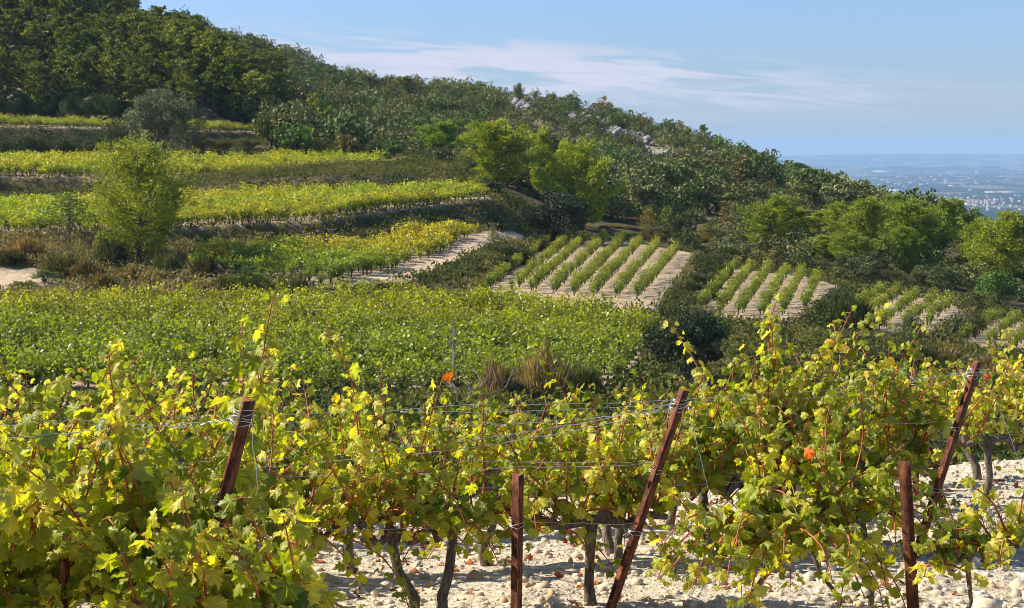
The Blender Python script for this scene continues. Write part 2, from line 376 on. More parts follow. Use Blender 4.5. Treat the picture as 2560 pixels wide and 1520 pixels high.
def terrain_mat():
    m, N, L = newmat('ground_soil')
    out = N.new('ShaderNodeOutputMaterial'); b = N.new('ShaderNodeBsdfPrincipled'); b.inputs['Roughness'].default_value = .95; b.inputs['Specular IOR Level'].default_value = .12
    ge = N.new('ShaderNodeNewGeometry'); P = ge.outputs['Position']
    a = N.new('ShaderNodeAttribute'); a.attribute_name = 'Col'; sp = N.new('ShaderNodeSeparateColor'); L.new(a.outputs['Color'], sp.inputs[0])
    soil, grav, hill = sp.outputs[0], sp.outputs[1], sp.outputs[2]
    n1, n2, n3 = NZ(N, L, P, .35, 6), NZ(N, L, P, 2.2, 6), NZ(N, L, P, .06, 4)
    sand = MX(N, L, (.53, .38, .22), (.70, .54, .345), MR(N, L, n2, .35, .65))
    sand = MX(N, L, sand, (.36, .25, .16), MR(N, L, n1, .52, .70, 0, .55))
    bank = MX(N, L, (.10, .075, .035), (.19, .14, .075), MR(N, L, n2, .35, .65))
    bank = MX(N, L, bank, (.07, .085, .03), MR(N, L, n1, .45, .62))
    hl = MX(N, L, (.26, .21, .12), (.46, .37, .24), MR(N, L, n1, .4, .62))
    hl = MX(N, L, hl, (.10, .105, .045), MR(N, L, n2, .42, .6, 0, .6))
    col = MX(N, L, bank, hl, hill); col = MX(N, L, col, sand, soil)
    vo = N.new('ShaderNodeTexVoronoi'); vo.inputs['Scale'].default_value = 26; L.new(P, vo.inputs['Vector'])
    g = MX(N, L, (.52, .41, .27), (.72, .61, .44), MR(N, L, NZ(N, L, P, 14, 5), .35, .6))
    g = MX(N, L, g, MX(N, L, g, vo.outputs['Color'], .25, 'MULTIPLY'), .5)
    g = MX(N, L, g, (.44, .30, .18), MR(N, L, NZ(N, L, P, 1.3, 5), .55, .72, 0, .5))
    col = MX(N, L, col, g, grav)
    L.new(col, b.inputs['Base Color'])
    bp = N.new('ShaderNodeBump'); bp.inputs['Strength'].default_value = .9; bp.inputs['Distance'].default_value = .03
    L.new(NZ(N, L, P, 24, 6), bp.inputs['Height'])
    bp2 = N.new('ShaderNodeBump'); bp2.inputs['Strength'].default_value = .8; bp2.inputs['Distance'].default_value = .25
    L.new(n2, bp2.inputs['Height']); L.new(bp.outputs[0], bp2.inputs['Normal']); L.new(bp2.outputs[0], b.inputs['Normal'])
    L.new(b.outputs[0], out.inputs[0]); return m
M_TERR = terrain_mat()

# ------------------------------------------------------------------ the ground
def build_terrain():
    ys = np.concatenate([np.arange(-9, 2, .5), np.arange(2, 19, .07), np.arange(19, 60, .6), np.arange(60, 98, .7), np.arange(98, 275, .5), np.arange(275, 480, 3.0), np.arange(480, 760, 10.)])
    us = np.linspace(-.62, .62, 460)
    Yg, Ug = np.meshgrid(ys, us, indexing='ij'); Xg = Ug*(Yg+14)
    Z, soil, near = height(Xg, Yg, True)
    n, m = Xg.shape
    idx = np.arange(n*m).reshape(n, m)
    Q = np.stack([idx[:-1, :-1], idx[:-1, 1:], idx[1:, 1:], idx[1:, :-1]], -1).reshape(-1, 4)
    pathy = np.clip(fbm(Xg/4, Yg/4, 3, 77)*.6, 0, 1)
    hill = np.clip((Yg-252)/20, 0, 1)
    soil = np.maximum(soil, near_track(Xg, Yg, 1.2)*.97)
    # bare dirt on the grassy mound at the left
    c = atz(10, 672, -10.2); dm = np.hypot((Xg-c[0])/6.5, (Yg-c[1])/5.0); soil = np.maximum(soil, np.clip(1.6-dm*1.3, 0, 1))
    C = np.stack([soil.ravel(), near.ravel(), hill.ravel()], -1)
    o = obj('ground', mesh_from('ground', np.stack([Xg, Yg, Z], -1).reshape(-1, 3), Q, None, [M_TERR], C, smooth=True))
    tag(o, kind='structure', label='pale stony vineyard soil, grassy terrace banks and the scrub hillside')
build_terrain()

# ------------------------------------------------------------------ plain and far hills
def plain_mat():
    m, N, L = newmat('plain_fields')
    out = N.new('ShaderNodeOutputMaterial'); b = N.new('ShaderNodeBsdfDiffuse'); ge = N.new('ShaderNodeNewGeometry'); P = ge.outputs['Position']
    mp = N.new('ShaderNodeMapping'); mp.inputs['Scale'].default_value = (1/260, 1/520, 1/400); mp.inputs['Rotation'].default_value = (0, 0, .25); L.new(P, mp.inputs[0])
    vo = N.new('ShaderNodeTexVoronoi'); vo.inputs['Scale'].default_value = 1; L.new(mp.outputs[0], vo.inputs['Vector'])
    sp = N.new('ShaderNodeSeparateColor'); L.new(vo.outputs['Color'], sp.inputs[0])
    big = NZ(N, L, P, 1/1500, 5)
    woods = MX(N, L, (.010, .022, .018), (.026, .045, .024), MR(N, L, NZ(N, L, P, 1/60, 5), .4, .6))
    field = MX(N, L, (.05, .065, .03), (.21, .17, .11), sp.outputs[0])
    msk = MT(N, L, 'GREATER_THAN', MT(N, L, 'ADD', sp.outputs[1], MT(N, L, 'MULTIPLY', MT(N, L, 'SUBTRACT', big, .5), 1.6)), .66)
    L.new(MX(N, L, woods, field, msk), b.inputs['Color']); L.new(b.outputs[0], out.inputs[0]); return m
M_PLAIN = plain_mat()
PZ = -262.0
def build_plain():
    ys = np.concatenate([np.linspace(500, 3000, 60), np.linspace(3100, 16000, 110), np.linspace(16200, 34000, 120)])
    us = np.linspace(-.55, .75, 300)
    Yg, Ug = np.meshgrid(ys, us, indexing='ij'); Xg = Ug*(Yg+2500)
    Z = PZ+fbm(Xg/900, Yg/900, 4, 5)*6
    near = np.clip(1-(Yg-1200)/1600, 0, 1)
    Z = Z+near*near*110*(1+.3*fbm(Xg/400, Yg/400, 3, 8))-np.clip(1-(Yg-500)/700, 0, 1)*30
    h1 = np.clip((Yg-17500)/1800, 0, 1)*np.clip((21500-Yg)/2500, 0, 1)
    Z = Z+h1*(62+34*fbm(Xg/2600, Yg/3000, 3, 12))
    u = Xg/Yg
    h2 = np.clip((Yg-24000)/2500, 0, 1)**.8*np.clip((33500-Yg)/3500, 0, 1)
    Z = Z+h2*(150+38*fbm(Xg/3400+4, Yg/4200, 4, 15)+40*np.clip((u-.15)*4, -.5, 1))
    n, m = Xg.shape; idx = np.arange(n*m).reshape(n, m)
    Q = np.stack([idx[:-1, :-1], idx[:-1, 1:], idx[1:, 1:], idx[1:, :-1]], -1).reshape(-1, 4)
    o = obj('plain', mesh_from('plain', np.stack([Xg, Yg, Z], -1).reshape(-1, 3), Q, None, [M_PLAIN], smooth=True))
    tag(o, kind='structure', label='wide farmed plain and low hills far below in blue haze')
build_plain()
def box_geo(g, c, s, rot, C=(1, 1, 1), roof=0.0, RC=None):
    x, y, z = s; v = np.array([(-x,-y,0),(x,-y,0),(x,y,0),(-x,y,0),(-x,-y,z),(x,-y,z),(x,y,z),(-x,y,z)], float)
    ca, sa = math.cos(rot), math.sin(rot); Rm = np.array([[ca,-sa,0],[sa,ca,0],[0,0,1]])
    g.add(v@Rm.T+c, [(0,1,5,4),(1,2,6,5),(2,3,7,6),(3,0,4,7),(4,5,6,7)], None, C)
    if roof:
        e = 1.06; v = np.array([(-x*e,-y*e,z+.02),(x*e,-y*e,z+.02),(x*e,y*e,z+.02),(-x*e,y*e,z+.02),(-x*e,0,z+roof),(x*e,0,z+roof)], float)
        g.add(v@Rm.T+c, [(0,1,5,4),(2,3,4,5)], [(3,0,4),(1,2,5)], RC)
M_WALLS = solid_mat('pale_render', (.48, .44, .38), (.6, .57, .52), .05, .9, attr=True)
M_ROOFT = solid_mat('clay_roof', (.40, .20, .13), (.52, .30, .20), .3, .9, attr=True)
def build_town():
    for nm, lab, cx, w, cy, dy, n, sz in [('town', 'dense town of pale houses with clay roofs on the plain', 2270, 250, 507, 15, 560, 4.5),
                                      ('village', 'scattered pale farmhouses and hamlets across the far plain', 2250, 330, 440, 50, 200, 5)]:
        g = Geo()
        for i in range(n):
            px, py = cx+R.normal()*w*.55, cy+R.normal()*dy*.5
            if py < 402: continue
            p = atz(px, py, PZ+2); s = sz*(.6+R.random()*1.1)*(1+(p[1]/9000 > 1.1)*.9)
            cw = np.array((.8, .7, .6))*(.6+R.random()*.5)
            box_geo(g, p-np.array((0,0,4)), (s*1.5, s, 5+R.random()*3+4), R.random()*3, cw, 2, np.array((.75,.5,.38))*(.7+.5*R.random()))
        tag(obj(nm, g.mesh(nm, [M_WALLS])), lab, kind='stuff')
    W_ = [(2520,481,70,'long white industrial shed, right of the two beside the far town'),(2483,481,34,'shorter white industrial shed, left of the two beside the far town'),(2242,476,34,'white warehouse on the plain above the town houses'),
          (2190,478,18,'small white warehouse on the plain, nearest the hill slope'),(2160,482,14,'tiny white warehouse half behind the hill slope'),(2215,429,60,'long pale warehouse in the middle of the far plain'),
          (2052,426,30,'pale warehouse on the far plain just right of the umbrella pine'),(2555,422,30,'white warehouse high on the plain at the far right')]
    g0 = {}
    for px, py, w, lab in W_:
        p = atz(px, py, PZ+3); k = p[1]/F_PX; g = Geo()
        box_geo(g, np.array((0, 0, -8)), (w*k/2, 30, 8+2.2*k), 0, (1.15, 1.15, 1.15))
        e = obj('warehouse', g.mesh('warehouse', [M_WALLS])); e.location = p
        tag(e, lab, 'warehouse', 'white warehouses on the plain')
        gr = Geo(); box_geo(gr, np.array((0, 0, 2.2*k+.3)), (w*k/2+3, 33, 1.6), 0, (1.1, 1.12, 1.15)); obj('roof', gr.mesh('warehouse_roof', [M_WALLS]), e)
build_town()

# ------------------------------------------------------------------ tree and shrub builders (each kind a few variants, base at the origin)
def crown_clumps(n, rx, rz, cz, rng, flat=.35, inner=.55):
    """centres spread through an uneven ellipsoid, mostly near its outside and top"""
    d = rnd_unit(n, rng); d[:, 2] = np.where(d[:, 2] < -flat, -d[:, 2]*.6, d[:, 2])
    r = (inner+(1-inner)*rng.random(n)**.6)[:, None]
    lump = (1+.22*np.sin(d[:, :1]*5+rng.random()*6)+.16*np.cos(d[:, 1:2]*7+rng.random()*6))
    return d*r*lump*np.array([rx, rx, rz])+np.array([0, 0, cz])
def leaf_ball(g, c, r, n, ln, wd, col, rng, up=.35, sq=.75, amt=.2, alt=None, palt=0):
    d = rnd_unit(n, rng); rr = r*(.72+.36*rng.random(n))[:, None]
    P = c+d*rr*np.array([1, 1, sq])
    A = norm(d*.6+rng.normal(size=(n, 3))*.6+np.array([0, 0, up])); Nn = norm(d+rng.normal(size=(n, 3))*.7+np.array([0, 0, .3]))
    cards(g, P, A, Nn, ln*(.7+.6*rng.random(n)), wd*(.7+.6*rng.random(n)), jitter_col(col, n, amt, rng, alt, palt))
def make_oak(seed, h=6., w=6., clumps=46, per=95, ln=.26, col=(.115, .130, .038), trunk=True, low=True, alt=(.16, .165, .08), rs=1.0, inner=.55):
    rng = np.random.default_rng(seed); g = Geo(); gt = Geo()
    cz = h*.52; C = crown_clumps(clumps, w*.40, h*.40, cz, rng, .55 if low else .2, inner)
    for c in C:
        r = w*(.085+.10*rng.random())*rs; tone = .7+.6*rng.random()
        leaf_ball(g, c, r, per, ln, ln*.6, np.array(col)*tone, rng, .4, .8, .22, alt, .12)
    base = np.zeros(3)
    for k in range(9):
        c = C[rng.integers(len(C))]*np.array([.75, .75, .85]); mid = np.array([c[0]*.25, c[1]*.25, h*.22])+rng.normal(size=3)*.1
        tube(gt, [base+np.array([0, 0, -.4]), mid*.5, mid, (mid+c)/2+rng.normal(size=3)*.15, c], [w*.028, w*.024, w*.02, w*.012, w*.005], 5, rng=rng)
    return g.mesh('oak_crown', [M_OAK]), gt.mesh('oak_trunk', [M_TRUNK], True)
def make_pine(seed, h=9., w=6.5, nb=44, per=120, ln=.34, col=(.22, .285, .024), bare=.18, cone=.5, flat=.42, up=0.0):
    rng = np.random.default_rng(seed); g = Geo(); gt = Geo()
    k = rng.random()*6; lean = rng.normal(size=2)*.05*h
    def stem(t): return np.array([lean[0]*t*t+.12*math.sin(t*5+k), lean[1]*t*t+.12*math.cos(t*4+k), h*.96*t])
    tube(gt, [stem(t)-np.array([0, 0, .5*(t == 0)]) for t in np.linspace(0, 1, 9)], np.linspace(h*.024, h*.004, 9), 6, rough=.1, rng=rng)
    for b in range(nb):
        t = bare+(1-bare)*((b+rng.random())/nb)**.9; az = b*2.4+rng.random()*.9
        prof = (1 if rng.random() < .8 else .6)*math.sin(min(1, (1-t)/(1-bare)*1.35+.10)*math.pi*.5)**(.75)*(1-.35*cone*(t > .6)*(t-.6)/.4)
        if t < bare+.15: prof *= .75
        L_ = w*.5*prof*(.62+.55*rng.random())*(1+.24*math.sin(az*2+k)+.16*math.sin(az*3+2*k+t*4)); rise = .15+.55*t+.2*rng.random()+up*(.5+rng.random())
        p0 = stem(t); d = np.array([math.cos(az), math.sin(az), 0])
        pts = [p0+d*L_*s+np.array([0, 0, rise*L_*s*s*.7+.08*L_*s]) for s in (0, .35, .7, 1)]
        tube(gt, pts, [h*.008, h*.006, h*.004, h*.002], 4, rng=rng)
        nc = 3+int(L_*1.3)
        for c in range(nc):
            s = .38+.66*(c+rng.random()*.7)/nc; side = np.cross(d, [0, 0, 1])*(rng.random()-.5)*L_*.75*(1.15-s*.6)
            q = p0+d*L_*s+np.array([0, 0, rise*L_*s*s*.7+.08*L_*s+.12*rng.normal()])+side
            r = (.22+.26*rng.random())*w/6.5*1.25; n = int(per*(.6+.5*rng.random())/2.3); tone = .72+.55*rng.random()
            dd = rnd_unit(n, rng); P = q+dd*r*(.55+.5*rng.random((n, 1)))*np.array([1.25, 1.25, flat+.18])
            A = norm(dd*.55+d*.35+np.array([0, 0, .6])+rng.normal(size=(n, 3))*.6)
            cards(g, P, A, rnd_unit(n, rng), ln*(.6+.7*rng.random(n)), ln*.34, jitter_col(np.array(col)*tone, n, .22, rng, (.44, .42, .035), .16))
    return g.mesh('pine_crown', [M_PINE]), gt.mesh('pine_trunk', [M_TRUNK], True)
def make_broom(seed, h=1.8, w=2.4, n=2600, col=(.15, .14, .05), alt=(.28, .23, .11), twigs=26):
    rng = np.random.default_rng(seed); g = Geo(); gt = Geo()
    d = rnd_unit(n, rng); d[:, 2] = np.abs(d[:, 2])*1.2+.12; d = norm(d); r = (.25+.75*rng.random(n)**.6)[:, None]
    P = d*r*np.array([w*.5, w*.5, h*.9]); lump = 1+.22*np.sin(d[:, :1]*6+seed)*np.cos(d[:, 1:2]*5)
    cards(g, P*lump, norm(d+np.array([0, 0, .9])+rng.normal(size=(n, 3))*.2), rnd_unit(n, rng), .42*(.5+rng.random(n)), .045, jitter_col(col, n, .3, rng, alt, .3))
    for k in range(twigs):
        e = rnd_unit(1, rng)[0]; e[2] = abs(e[2])*.7+.25; e *= np.array([w*.5, w*.5, h]); 
        tube(gt, [np.zeros(3), e*.5+rng.normal(size=3)*.06, e], [.03, .018, .006], 4, rng=rng)
    return g.mesh('broom_sprays', [M_GRASS]), gt.mesh('broom_stems', [M_DEAD])
def make_cypress(seed, h=7., w=1.1):
    rng = np.random.default_rng(seed); g = Geo(); gt = Geo(); n = 3600
    t = rng.random(n)**.85; a = rng.random(n)*6.283; r = w*.5*np.sin(np.clip(t*1.05+.08, 0, 1)*math.pi)**.5*(.75+.3*rng.random(n))*(1-.5*t)
    P = np.stack([np.cos(a)*r, np.sin(a)*r, .3+t*(h-.4)], 1); d = np.stack([np.cos(a), np.sin(a), a*0], 1)
    cards(g, P, norm(d*.3+np.array([0, 0, 1])+rng.normal(size=(n, 3))*.2), norm(d+rng.normal(size=(n, 3))*.4), .34, .13, jitter_col((.030, .050, .022), n, .3, rng))
    tube(gt, [(0, 0, -.3), (0, 0, h*.5), (0, 0, h*.9)], [.12, .08, .02], 6, rng=rng)
    return g.mesh('cypress_crown', [M_OAK]), gt.mesh('cypress_trunk', [M_TRUNK])
def make_umbrella(seed, h=7., w=7.):
    rng = np.random.default_rng(seed); g = Geo(); gt = Geo()
    tube(gt, [(0, 0, -.4), (.12, 0, h*.3), (-.05, .1, h*.62), (.1, 0, h*.8)], [.2, .17, .14, .08], 6, .1, rng=rng)
    for k in range(46):
        a = k*2.4; r = w*.5*math.sqrt((k+.5)/46); q = np.array([math.cos(a)*r, math.sin(a)*r, h*(.70+.22*math.cos(r/w*2.6))+rng.normal()*.15])
        if k % 4 == 0: tube(gt, [(.05, 0, h*.58), q*np.array([.5, .5, .86]), q], [.09, .05, .02], 4, rng=rng)
        n = 90; dd = rnd_unit(n, rng); P = q+dd*.85*np.array([1, 1, .55])
        cards(g, P, norm(dd*.5+np.array([0, 0, .8])+rng.normal(size=(n, 3))*.3), rnd_unit(n, rng), .34, .14, jitter_col((.075, .11, .02), n, .3, rng))
    return g.mesh('pine_crown', [M_PINE]), gt.mesh('pine_trunk', [M_TRUNK])
def make_sapling(seed, h=4., w=2.2, col=(.11, .15, .03), leaves=900, alt=(.24, .20, .04)):
    rng = np.random.default_rng(seed); g = Geo(); gt = Geo()
    tube(gt, [(0, 0, -.3), (.05, 0, h*.4), (-.04, .03, h*.75), (.02, 0, h*.97)], [.07, .05, .03, .008], 5, rng=rng)
    for k in range(20):
        t = .22+.75*k/20; a = k*2.4; L_ = w*.5*(1.15-t)*1.3; p0 = np.array([0, 0, h*t]); e = p0+np.array([math.cos(a)*L_, math.sin(a)*L_, L_*.9])
        tube(gt, [p0, (p0+e)/2+rng.normal(size=3)*.06, e], [.022, .013, .004], 4, rng=rng)
        n = max(leaves//20, 0)
        if n:
            s = rng.random((n, 1))**.7; P = p0+(e-p0)*s+rng.normal(size=(n, 3))*.16
            cards(g, P, rnd_unit(n, rng), rnd_unit(n, rng), .17, .11, jitter_col(col, n, .3, rng, alt, .25))
    return (g.mesh('sapling_crown', [M_FLEAF]) if leaves else None), gt.mesh('sapling_trunk', [M_DEAD])

LIB = {
 'pine': [make_pine(i, 9, 6.6, nb=46, per=165, up=.18, flat=.6) for i in (11, 12, 13, 14)],
 'fpine': [make_pine(i, 11, 6.4, nb=30, per=85, ln=.50, col=(.105, .140, .018), bare=.25) for i in (21, 22, 23, 24)],
 'bigpine': [make_pine(31, 9.7, 8.2, nb=66, per=170, ln=.27, up=.3, col=(.25, .295, .022), bare=.03, cone=.2, flat=.95)],
 'oak': [make_oak(i) for i in (41, 42, 43, 44)],
 'bigoak': [make_oak(51, 10, 11, clumps=120, per=190, ln=.27, rs=.62, inner=.78, col=(.13, .145, .07), alt=(.20, .21, .12)), make_oak(52, 6, 6.5, clumps=80, per=230, ln=.19, rs=.75, inner=.7, col=(.055, .075, .034), alt=(.11, .14, .07))],
 'scrub': [make_oak(i, 3.4, 4.3, clumps=26, per=42, ln=.34, col=(.145, .158, .045), alt=(.28, .275, .12)) for i in range(61, 67)],
 'broom': [make_broom(i) for i in (71, 72, 73)],
 'greenbroom': [make_broom(i, col=(.075, .10, .035), alt=(.15, .14, .06)) for i in (74, 75)],
 'cypress': [make_cypress(81)], 'umbrella': [make_umbrella(82)],
 'sapling': [make_sapling(83), make_sapling(84, 4.2, 2.4)],
 'baretree': [make_sapling(85, 4.5, 2.6, leaves=0)],
}
SIZE = {'pine': (9, 6.6), 'fpine': (11, 6.4), 'bigpine': (9.7, 8.2), 'oak': (6*.97, 6), 'bigoak': (10, 11), 'scrub': (3.3, 4.3), 'broom': (1.8, 2.4), 'greenbroom': (1.8, 2.4),
        'cypress': (7, 1.1), 'umbrella': (6.9, 8), 'sapling': (4, 2.2), 'baretree': (4.5, 2.6)}
CHN = {'pine': ('crown', 'trunk'), 'broom': ('sprays', 'stems'), 'greenbroom': ('sprays', 'stems')}
def plant(kind, name, X, Y, h, w, label, cat, group=None, tint=(1, 1, 1), var=None, rz=None, tilt=(0, 0), z=None):
    v = LIB[kind][R.integers(len(LIB[kind])) if var is None else var]
    H0, W0 = SIZE[kind]
    if kind == 'bigoak' and var == 1: H0, W0 = 6, 6.5
    e = empty(name, (X, Y, (hz(X, Y) if z is None else z)-.05)); e.scale = (w/W0, w/W0, h/H0); e.rotation_euler = (tilt[0], tilt[1], R.random()*6.28 if rz is None else rz)
    tag(e, label, cat, group)
    cn, tn = CHN.get(kind, ('crown', 'trunk'))
    if v[0]: c = obj(cn, v[0], e); c.color = (*tint, 1)
    obj(tn, v[1], e)
    return e
def plant_px(kind, name, px, top, Y, wpx, label, cat, group=None, **k):
    """stand it where its middle is seen at px at distance Y; its top reaches picture row top"""
    p = at(px, top, Y); z0 = hz(p[0], Y); h = max(p[2]-z0, .5); w = wpx*Y/F_PX
    return plant(kind, name, p[0], Y, h, w, label, cat, group, z=z0, **k)

YG, DK, LT, BR, RD = (1, 1, 1), (.62, .72, .8), (1.25, 1.2, 1.0), (1.5, 1.05, .75), (2.6, .95, .9)
# --- single trees and shrubs one can point to
PX = plant_px
PX('bigpine', 'pine_tree', 342, 362, 133, 300, 'large bright green pine on the grassy mound before the left terraces', 'pine tree', var=0, rz=.4)
PX('bigoak', 'oak_tree', 392, 212, 226, 180, 'big round grey-green oak leaning on the bank above the upper left terrace', 'oak tree', var=0, rz=1.1, tilt=(0, .16), tint=(1.5, 1.45, 1.3))
PX('oak', 'oak_tree', 300, 282, 228, 90, 'low grey-green oak bush at the left foot of the big round oak', 'oak tree', tint=(1.3, 1.3, 1.4))
PX('oak', 'oak_tree', 676, 272, 238, 100, 'rounded dark oak at the right end of the shaded top vineyard', 'oak tree', var=1, tint=(1.25, 1.2, 1.15))
PX('oak', 'oak_tree', 765, 312, 232, 104, 'pale olive oak bush right of the rounded dark oak', 'oak tree', var=2, tint=(1.7, 1.6, 1.5))
PX('fpine', 'pine_tree', 797, 232, 262, 56, 'slim light green young pine among dark oaks behind the pale oak bush', 'pine tree', tint=(1.8, 1.7, 1.6), var=0)
PX('oak', 'oak_tree', 945, 340, 236, 96, 'rounded olive oak at the far edge of the uppermost sunlit terrace', 'oak tree', var=3, tint=(1.25, 1.2, 1.1))
PX('pine', 'pine_tree', 1102, 303, 245, 120, 'light green pine standing alone left of the two big central pines', 'pine tree', var=1, tint=(.85, 1.05, .9))
PX('pine', 'pine_tree', 1248, 306, 192, 165, 'left and taller of the two big yellow-green central pines', 'pine tree', var=0, tint=(1.2, 1.15, 1))
PX('pine', 'pine_tree', 1368, 334, 212, 92, 'pale yellow-green pine half hidden between the two big central pines', 'pine tree', var=2, tint=(1.15, 1.1, 1))
PX('pine', 'pine_tree', 1458, 358, 190, 158, 'right and wider of the two big yellow-green central pines', 'pine tree', var=3, tint=(1.3, 1.22, 1))
PX('sapling', 'young_tree', 1160, 385, 200, 58, 'light green leafy young tree left of the central pines', 'young tree', tint=(.9, 1.1, 1))
PX('bigoak', 'oak_tree', 1395, 478, 182, 178, 'broad dark oak below the central pines and above the sandy rows', 'oak tree', var=1)
PX('oak', 'oak_shrub', 1216, 446, 186, 110, 'dark green oak shrub beside the bare dirt patch under the pines', 'shrub', tint=(.6, .8, .8))
PX('sapling', 'shrub', 1032, 400, 226, 96, 'yellow leafy shrub at the right tip of the uppermost sunlit terrace', 'shrub', tint=(1.9, 1.5, .5), var=1)
PX('oak', 'shrub', 1090, 430, 214, 60, 'fresh green low shrub just right of the yellow leafy shrub', 'shrub', tint=(.9, 1.4, .6))
PX('sapling', 'young_tree', 1232, 568, 150, 34, 'green sapling at the bend of the dirt track by the dark bank', 'young tree')
PX('sapling', 'young_tree', 1622, 522, 205, 60, 'thin yellowish young tree with sparse leaves behind the sandy rows', 'young tree', tint=(1.3, 1, .7))
PX('sapling', 'young_tree', 1668, 516, 208, 56, 'fresh green young tree right of the thin yellowish one', 'young tree', tint=(1, 1.2, .8))
PX('cypress', 'cypress_tree', 1794, 500, 235, 11, 'tallest dark cypress at the foot of the scrub hill', 'cypress')
PX('cypress', 'cypress_tree', 1756, 514, 238, 7, 'thin cypress, leftmost of the three at the foot of the hill', 'cypress')
PX('cypress', 'cypress_tree', 1775, 524, 237, 8, 'short cypress in the middle of the three at the foot of the hill', 'cypress')
PX('umbrella', 'pine_tree', 1994, 407, 345, 66, 'flat-topped umbrella pine on the slope against the blue plain', 'pine tree', tint=(.9, .95, .9))
PX('oak', 'oak_tree', 2138, 461, 315, 34, 'small round tree at the low tip of the hill against the plain', 'oak tree', tint=(1.1, 1.3, .9))
PX('fpine', 'pine_tree', 1016, 192, 405, 64, 'lone dark green pine on the skyline left of the rocky knoll', 'pine tree', var=1, tint=(.8, .85, .9))
PX('sapling', 'dead_tree', 1170, 213, 415, 36, 'small tree with reddish dead foliage on the skyline', 'dead tree', tint=(2.6, .95, 1.6))
PX('oak', 'oak_tree', 1298, 208, 420, 34, 'round tree on the skyline above the rocky knoll', 'oak tree', tint=(1.5, 1.5, .8))
PX('oak', 'oak_tree', 1378, 226, 415, 34, 'dark small tree right of the rocky knoll on the skyline', 'oak tree', tint=(.8, .9, .9))
PX('oak', 'oak_tree', 1508, 244, 410, 54, 'orange-brown tree on the skyline right of the rocky knoll', 'oak tree', tint=(3.0, 1.5, .8))
PX('oak', 'oak_tree', 1702, 307, 395, 40, 'reddish brown tree on the descending skyline', 'oak tree', tint=(3.0, 1.3, .9))
PX('fpine', 'pine_tree', 1757, 311, 392, 34, 'small green pine on the descending skyline', 'pine tree', tint=(.9, 1, .8))
for px, top, Y, w, t, lab in [
    (1925, 502, 186, 118, YG, 'yellow-green pine, leftmost of the pine belt at the right'), (1990, 530, 192, 90, (1.05,1,1), 'bushy pine, second from the left in the pine belt at the right'),
    (2050, 536, 200, 84, (1.1,1.05,1), 'slender light pine in the left part of the right pine belt'), (2112, 518, 188, 96, YG, 'tall pine in front of the brown scrub at the hill tip'),
    (2165, 508, 178, 104, (1.05,1.02,1), 'tall yellow-green pine in the middle of the right pine belt'), (2232, 500, 196, 96, (.85,.9,.9), 'tall darker pine with its top against the town'),
    (2290, 512, 186, 110, (.95,1,.9), 'broad pine right of the tall darker pine'), (2350, 508, 198, 90, (.9,.95,.9), 'tall pine with ragged top near the right end of the belt'),
    (2412, 522, 212, 76, (.6,.7,.8), 'round-topped dark pine behind the belt near its right end'), (2488, 546, 172, 150, (1.1,1.04,1), 'big bright pine, last on the right of the belt'),
    (2448, 560, 180, 90, YG, 'low bright pine leaning against the last big pine'), (2140, 590, 168, 92, (1,1.02,.9), 'lower pine in front of the middle of the belt'),
    (2262, 580, 170, 80, (.8,.9,.9), 'pine with a bare lower trunk in the middle of the belt'), (2060, 600, 176, 80, (1.1,1.1,1), 'small light pine in the front row of the belt')]:
    PX('pine', 'pine_tree', px, top-10, Y, w*1.22, lab, 'pine tree', 'pines of the right-hand belt', tint=t)
for px, top, Y, w, t, lab in [
    (2175, 630, 158, 110, (1,1.05,1), 'large rounded dark oak in front of the right pine belt'), (2356, 652, 152, 78, (.7,.9,.75), 'round glossy dark oak beside the third small terrace'),
    (2106, 634, 162, 64, (.8,1,.8), 'dark green oak above the second small terrace'), (2235, 662, 156, 46, (1.3,1.2,1), 'narrow brownish oak right of the large rounded one'),
    (2500, 676, 148, 130, (.9,1.4,.7), 'broad fresh green oak at the far right above the last terrace'), (2440, 730, 142, 100, (1.4,1.3,1), 'olive brown oak bush at the far right'),
    (2300, 668, 158, 60, (1.2,1.1,1), 'low brown-green oak under the bare-trunked pine'), (2040, 640, 170, 80, (1.5,1.3,1.1), 'pale olive shrub mass above the second small terrace'),
    (1975, 618, 176, 90, (1.7,1.5,1.2), 'grey olive shrub between the pines and the sandy rows'), (1855, 612, 182, 66, (.7,.9,.7), 'dark low shrub at the far right corner of the sandy rows'),
    (1905, 636, 176, 60, (1.3,1.2,1), 'olive shrub right of the dark low shrub'), (2010, 550, 205, 74, (1.3,1.25,1), 'dark rounded oak behind the second pine of the belt')]:
    PX('oak', 'oak_shrub', px, top, Y, w, lab, 'oak shrub', 'oaks and shrubs below the pine belt', tint=t)
PX('bigoak', 'oak_shrub', 1722, 772, 82, 196, 'dark holm oak bush in the gap beside the small terraces', 'oak shrub', var=1, tint=(.9, 1, .9))
PX('broom', 'broom_bush', 1362, 862, 74, 170, 'dry yellowish broom bush behind the front vines', 'bush', var=0, tint=(1.7, 1.55, 1.3))
PX('broom', 'broom_bush', 1240, 896, 73, 110, 'low tan dry brush among the fallen dead branches', 'bush', var=1, tint=(1.5, 1.25, 1.2))
PX('greenbroom', 'broom_bush', 1465, 905, 75, 100, 'low olive brush right of the dry yellowish broom', 'bush', var=0, tint=(1.3, 1.3, 1))
PX('baretree', 'bare_sapling', 1132, 798, 78, 72, 'thin leafless sapling before the big lower vineyard', 'bare tree')
PX('sapling', 'young_tree', 172, 492, 141, 130, 'leafy green fruit tree left of the large pine', 'young tree', var=1, tint=(.8, 1.0, .8))
PX('oak', 'shrub', 110, 676, 122, 90, 'dark green shrub at the foot of the grassy mound', 'shrub', tint=(.8, 1.1, .7))
PX('broom', 'broom_bush', 60, 590, 131, 110, 'tawny dry broom on top of the mound at the left edge', 'bush', tint=(1.6, 1.3, 1.1))
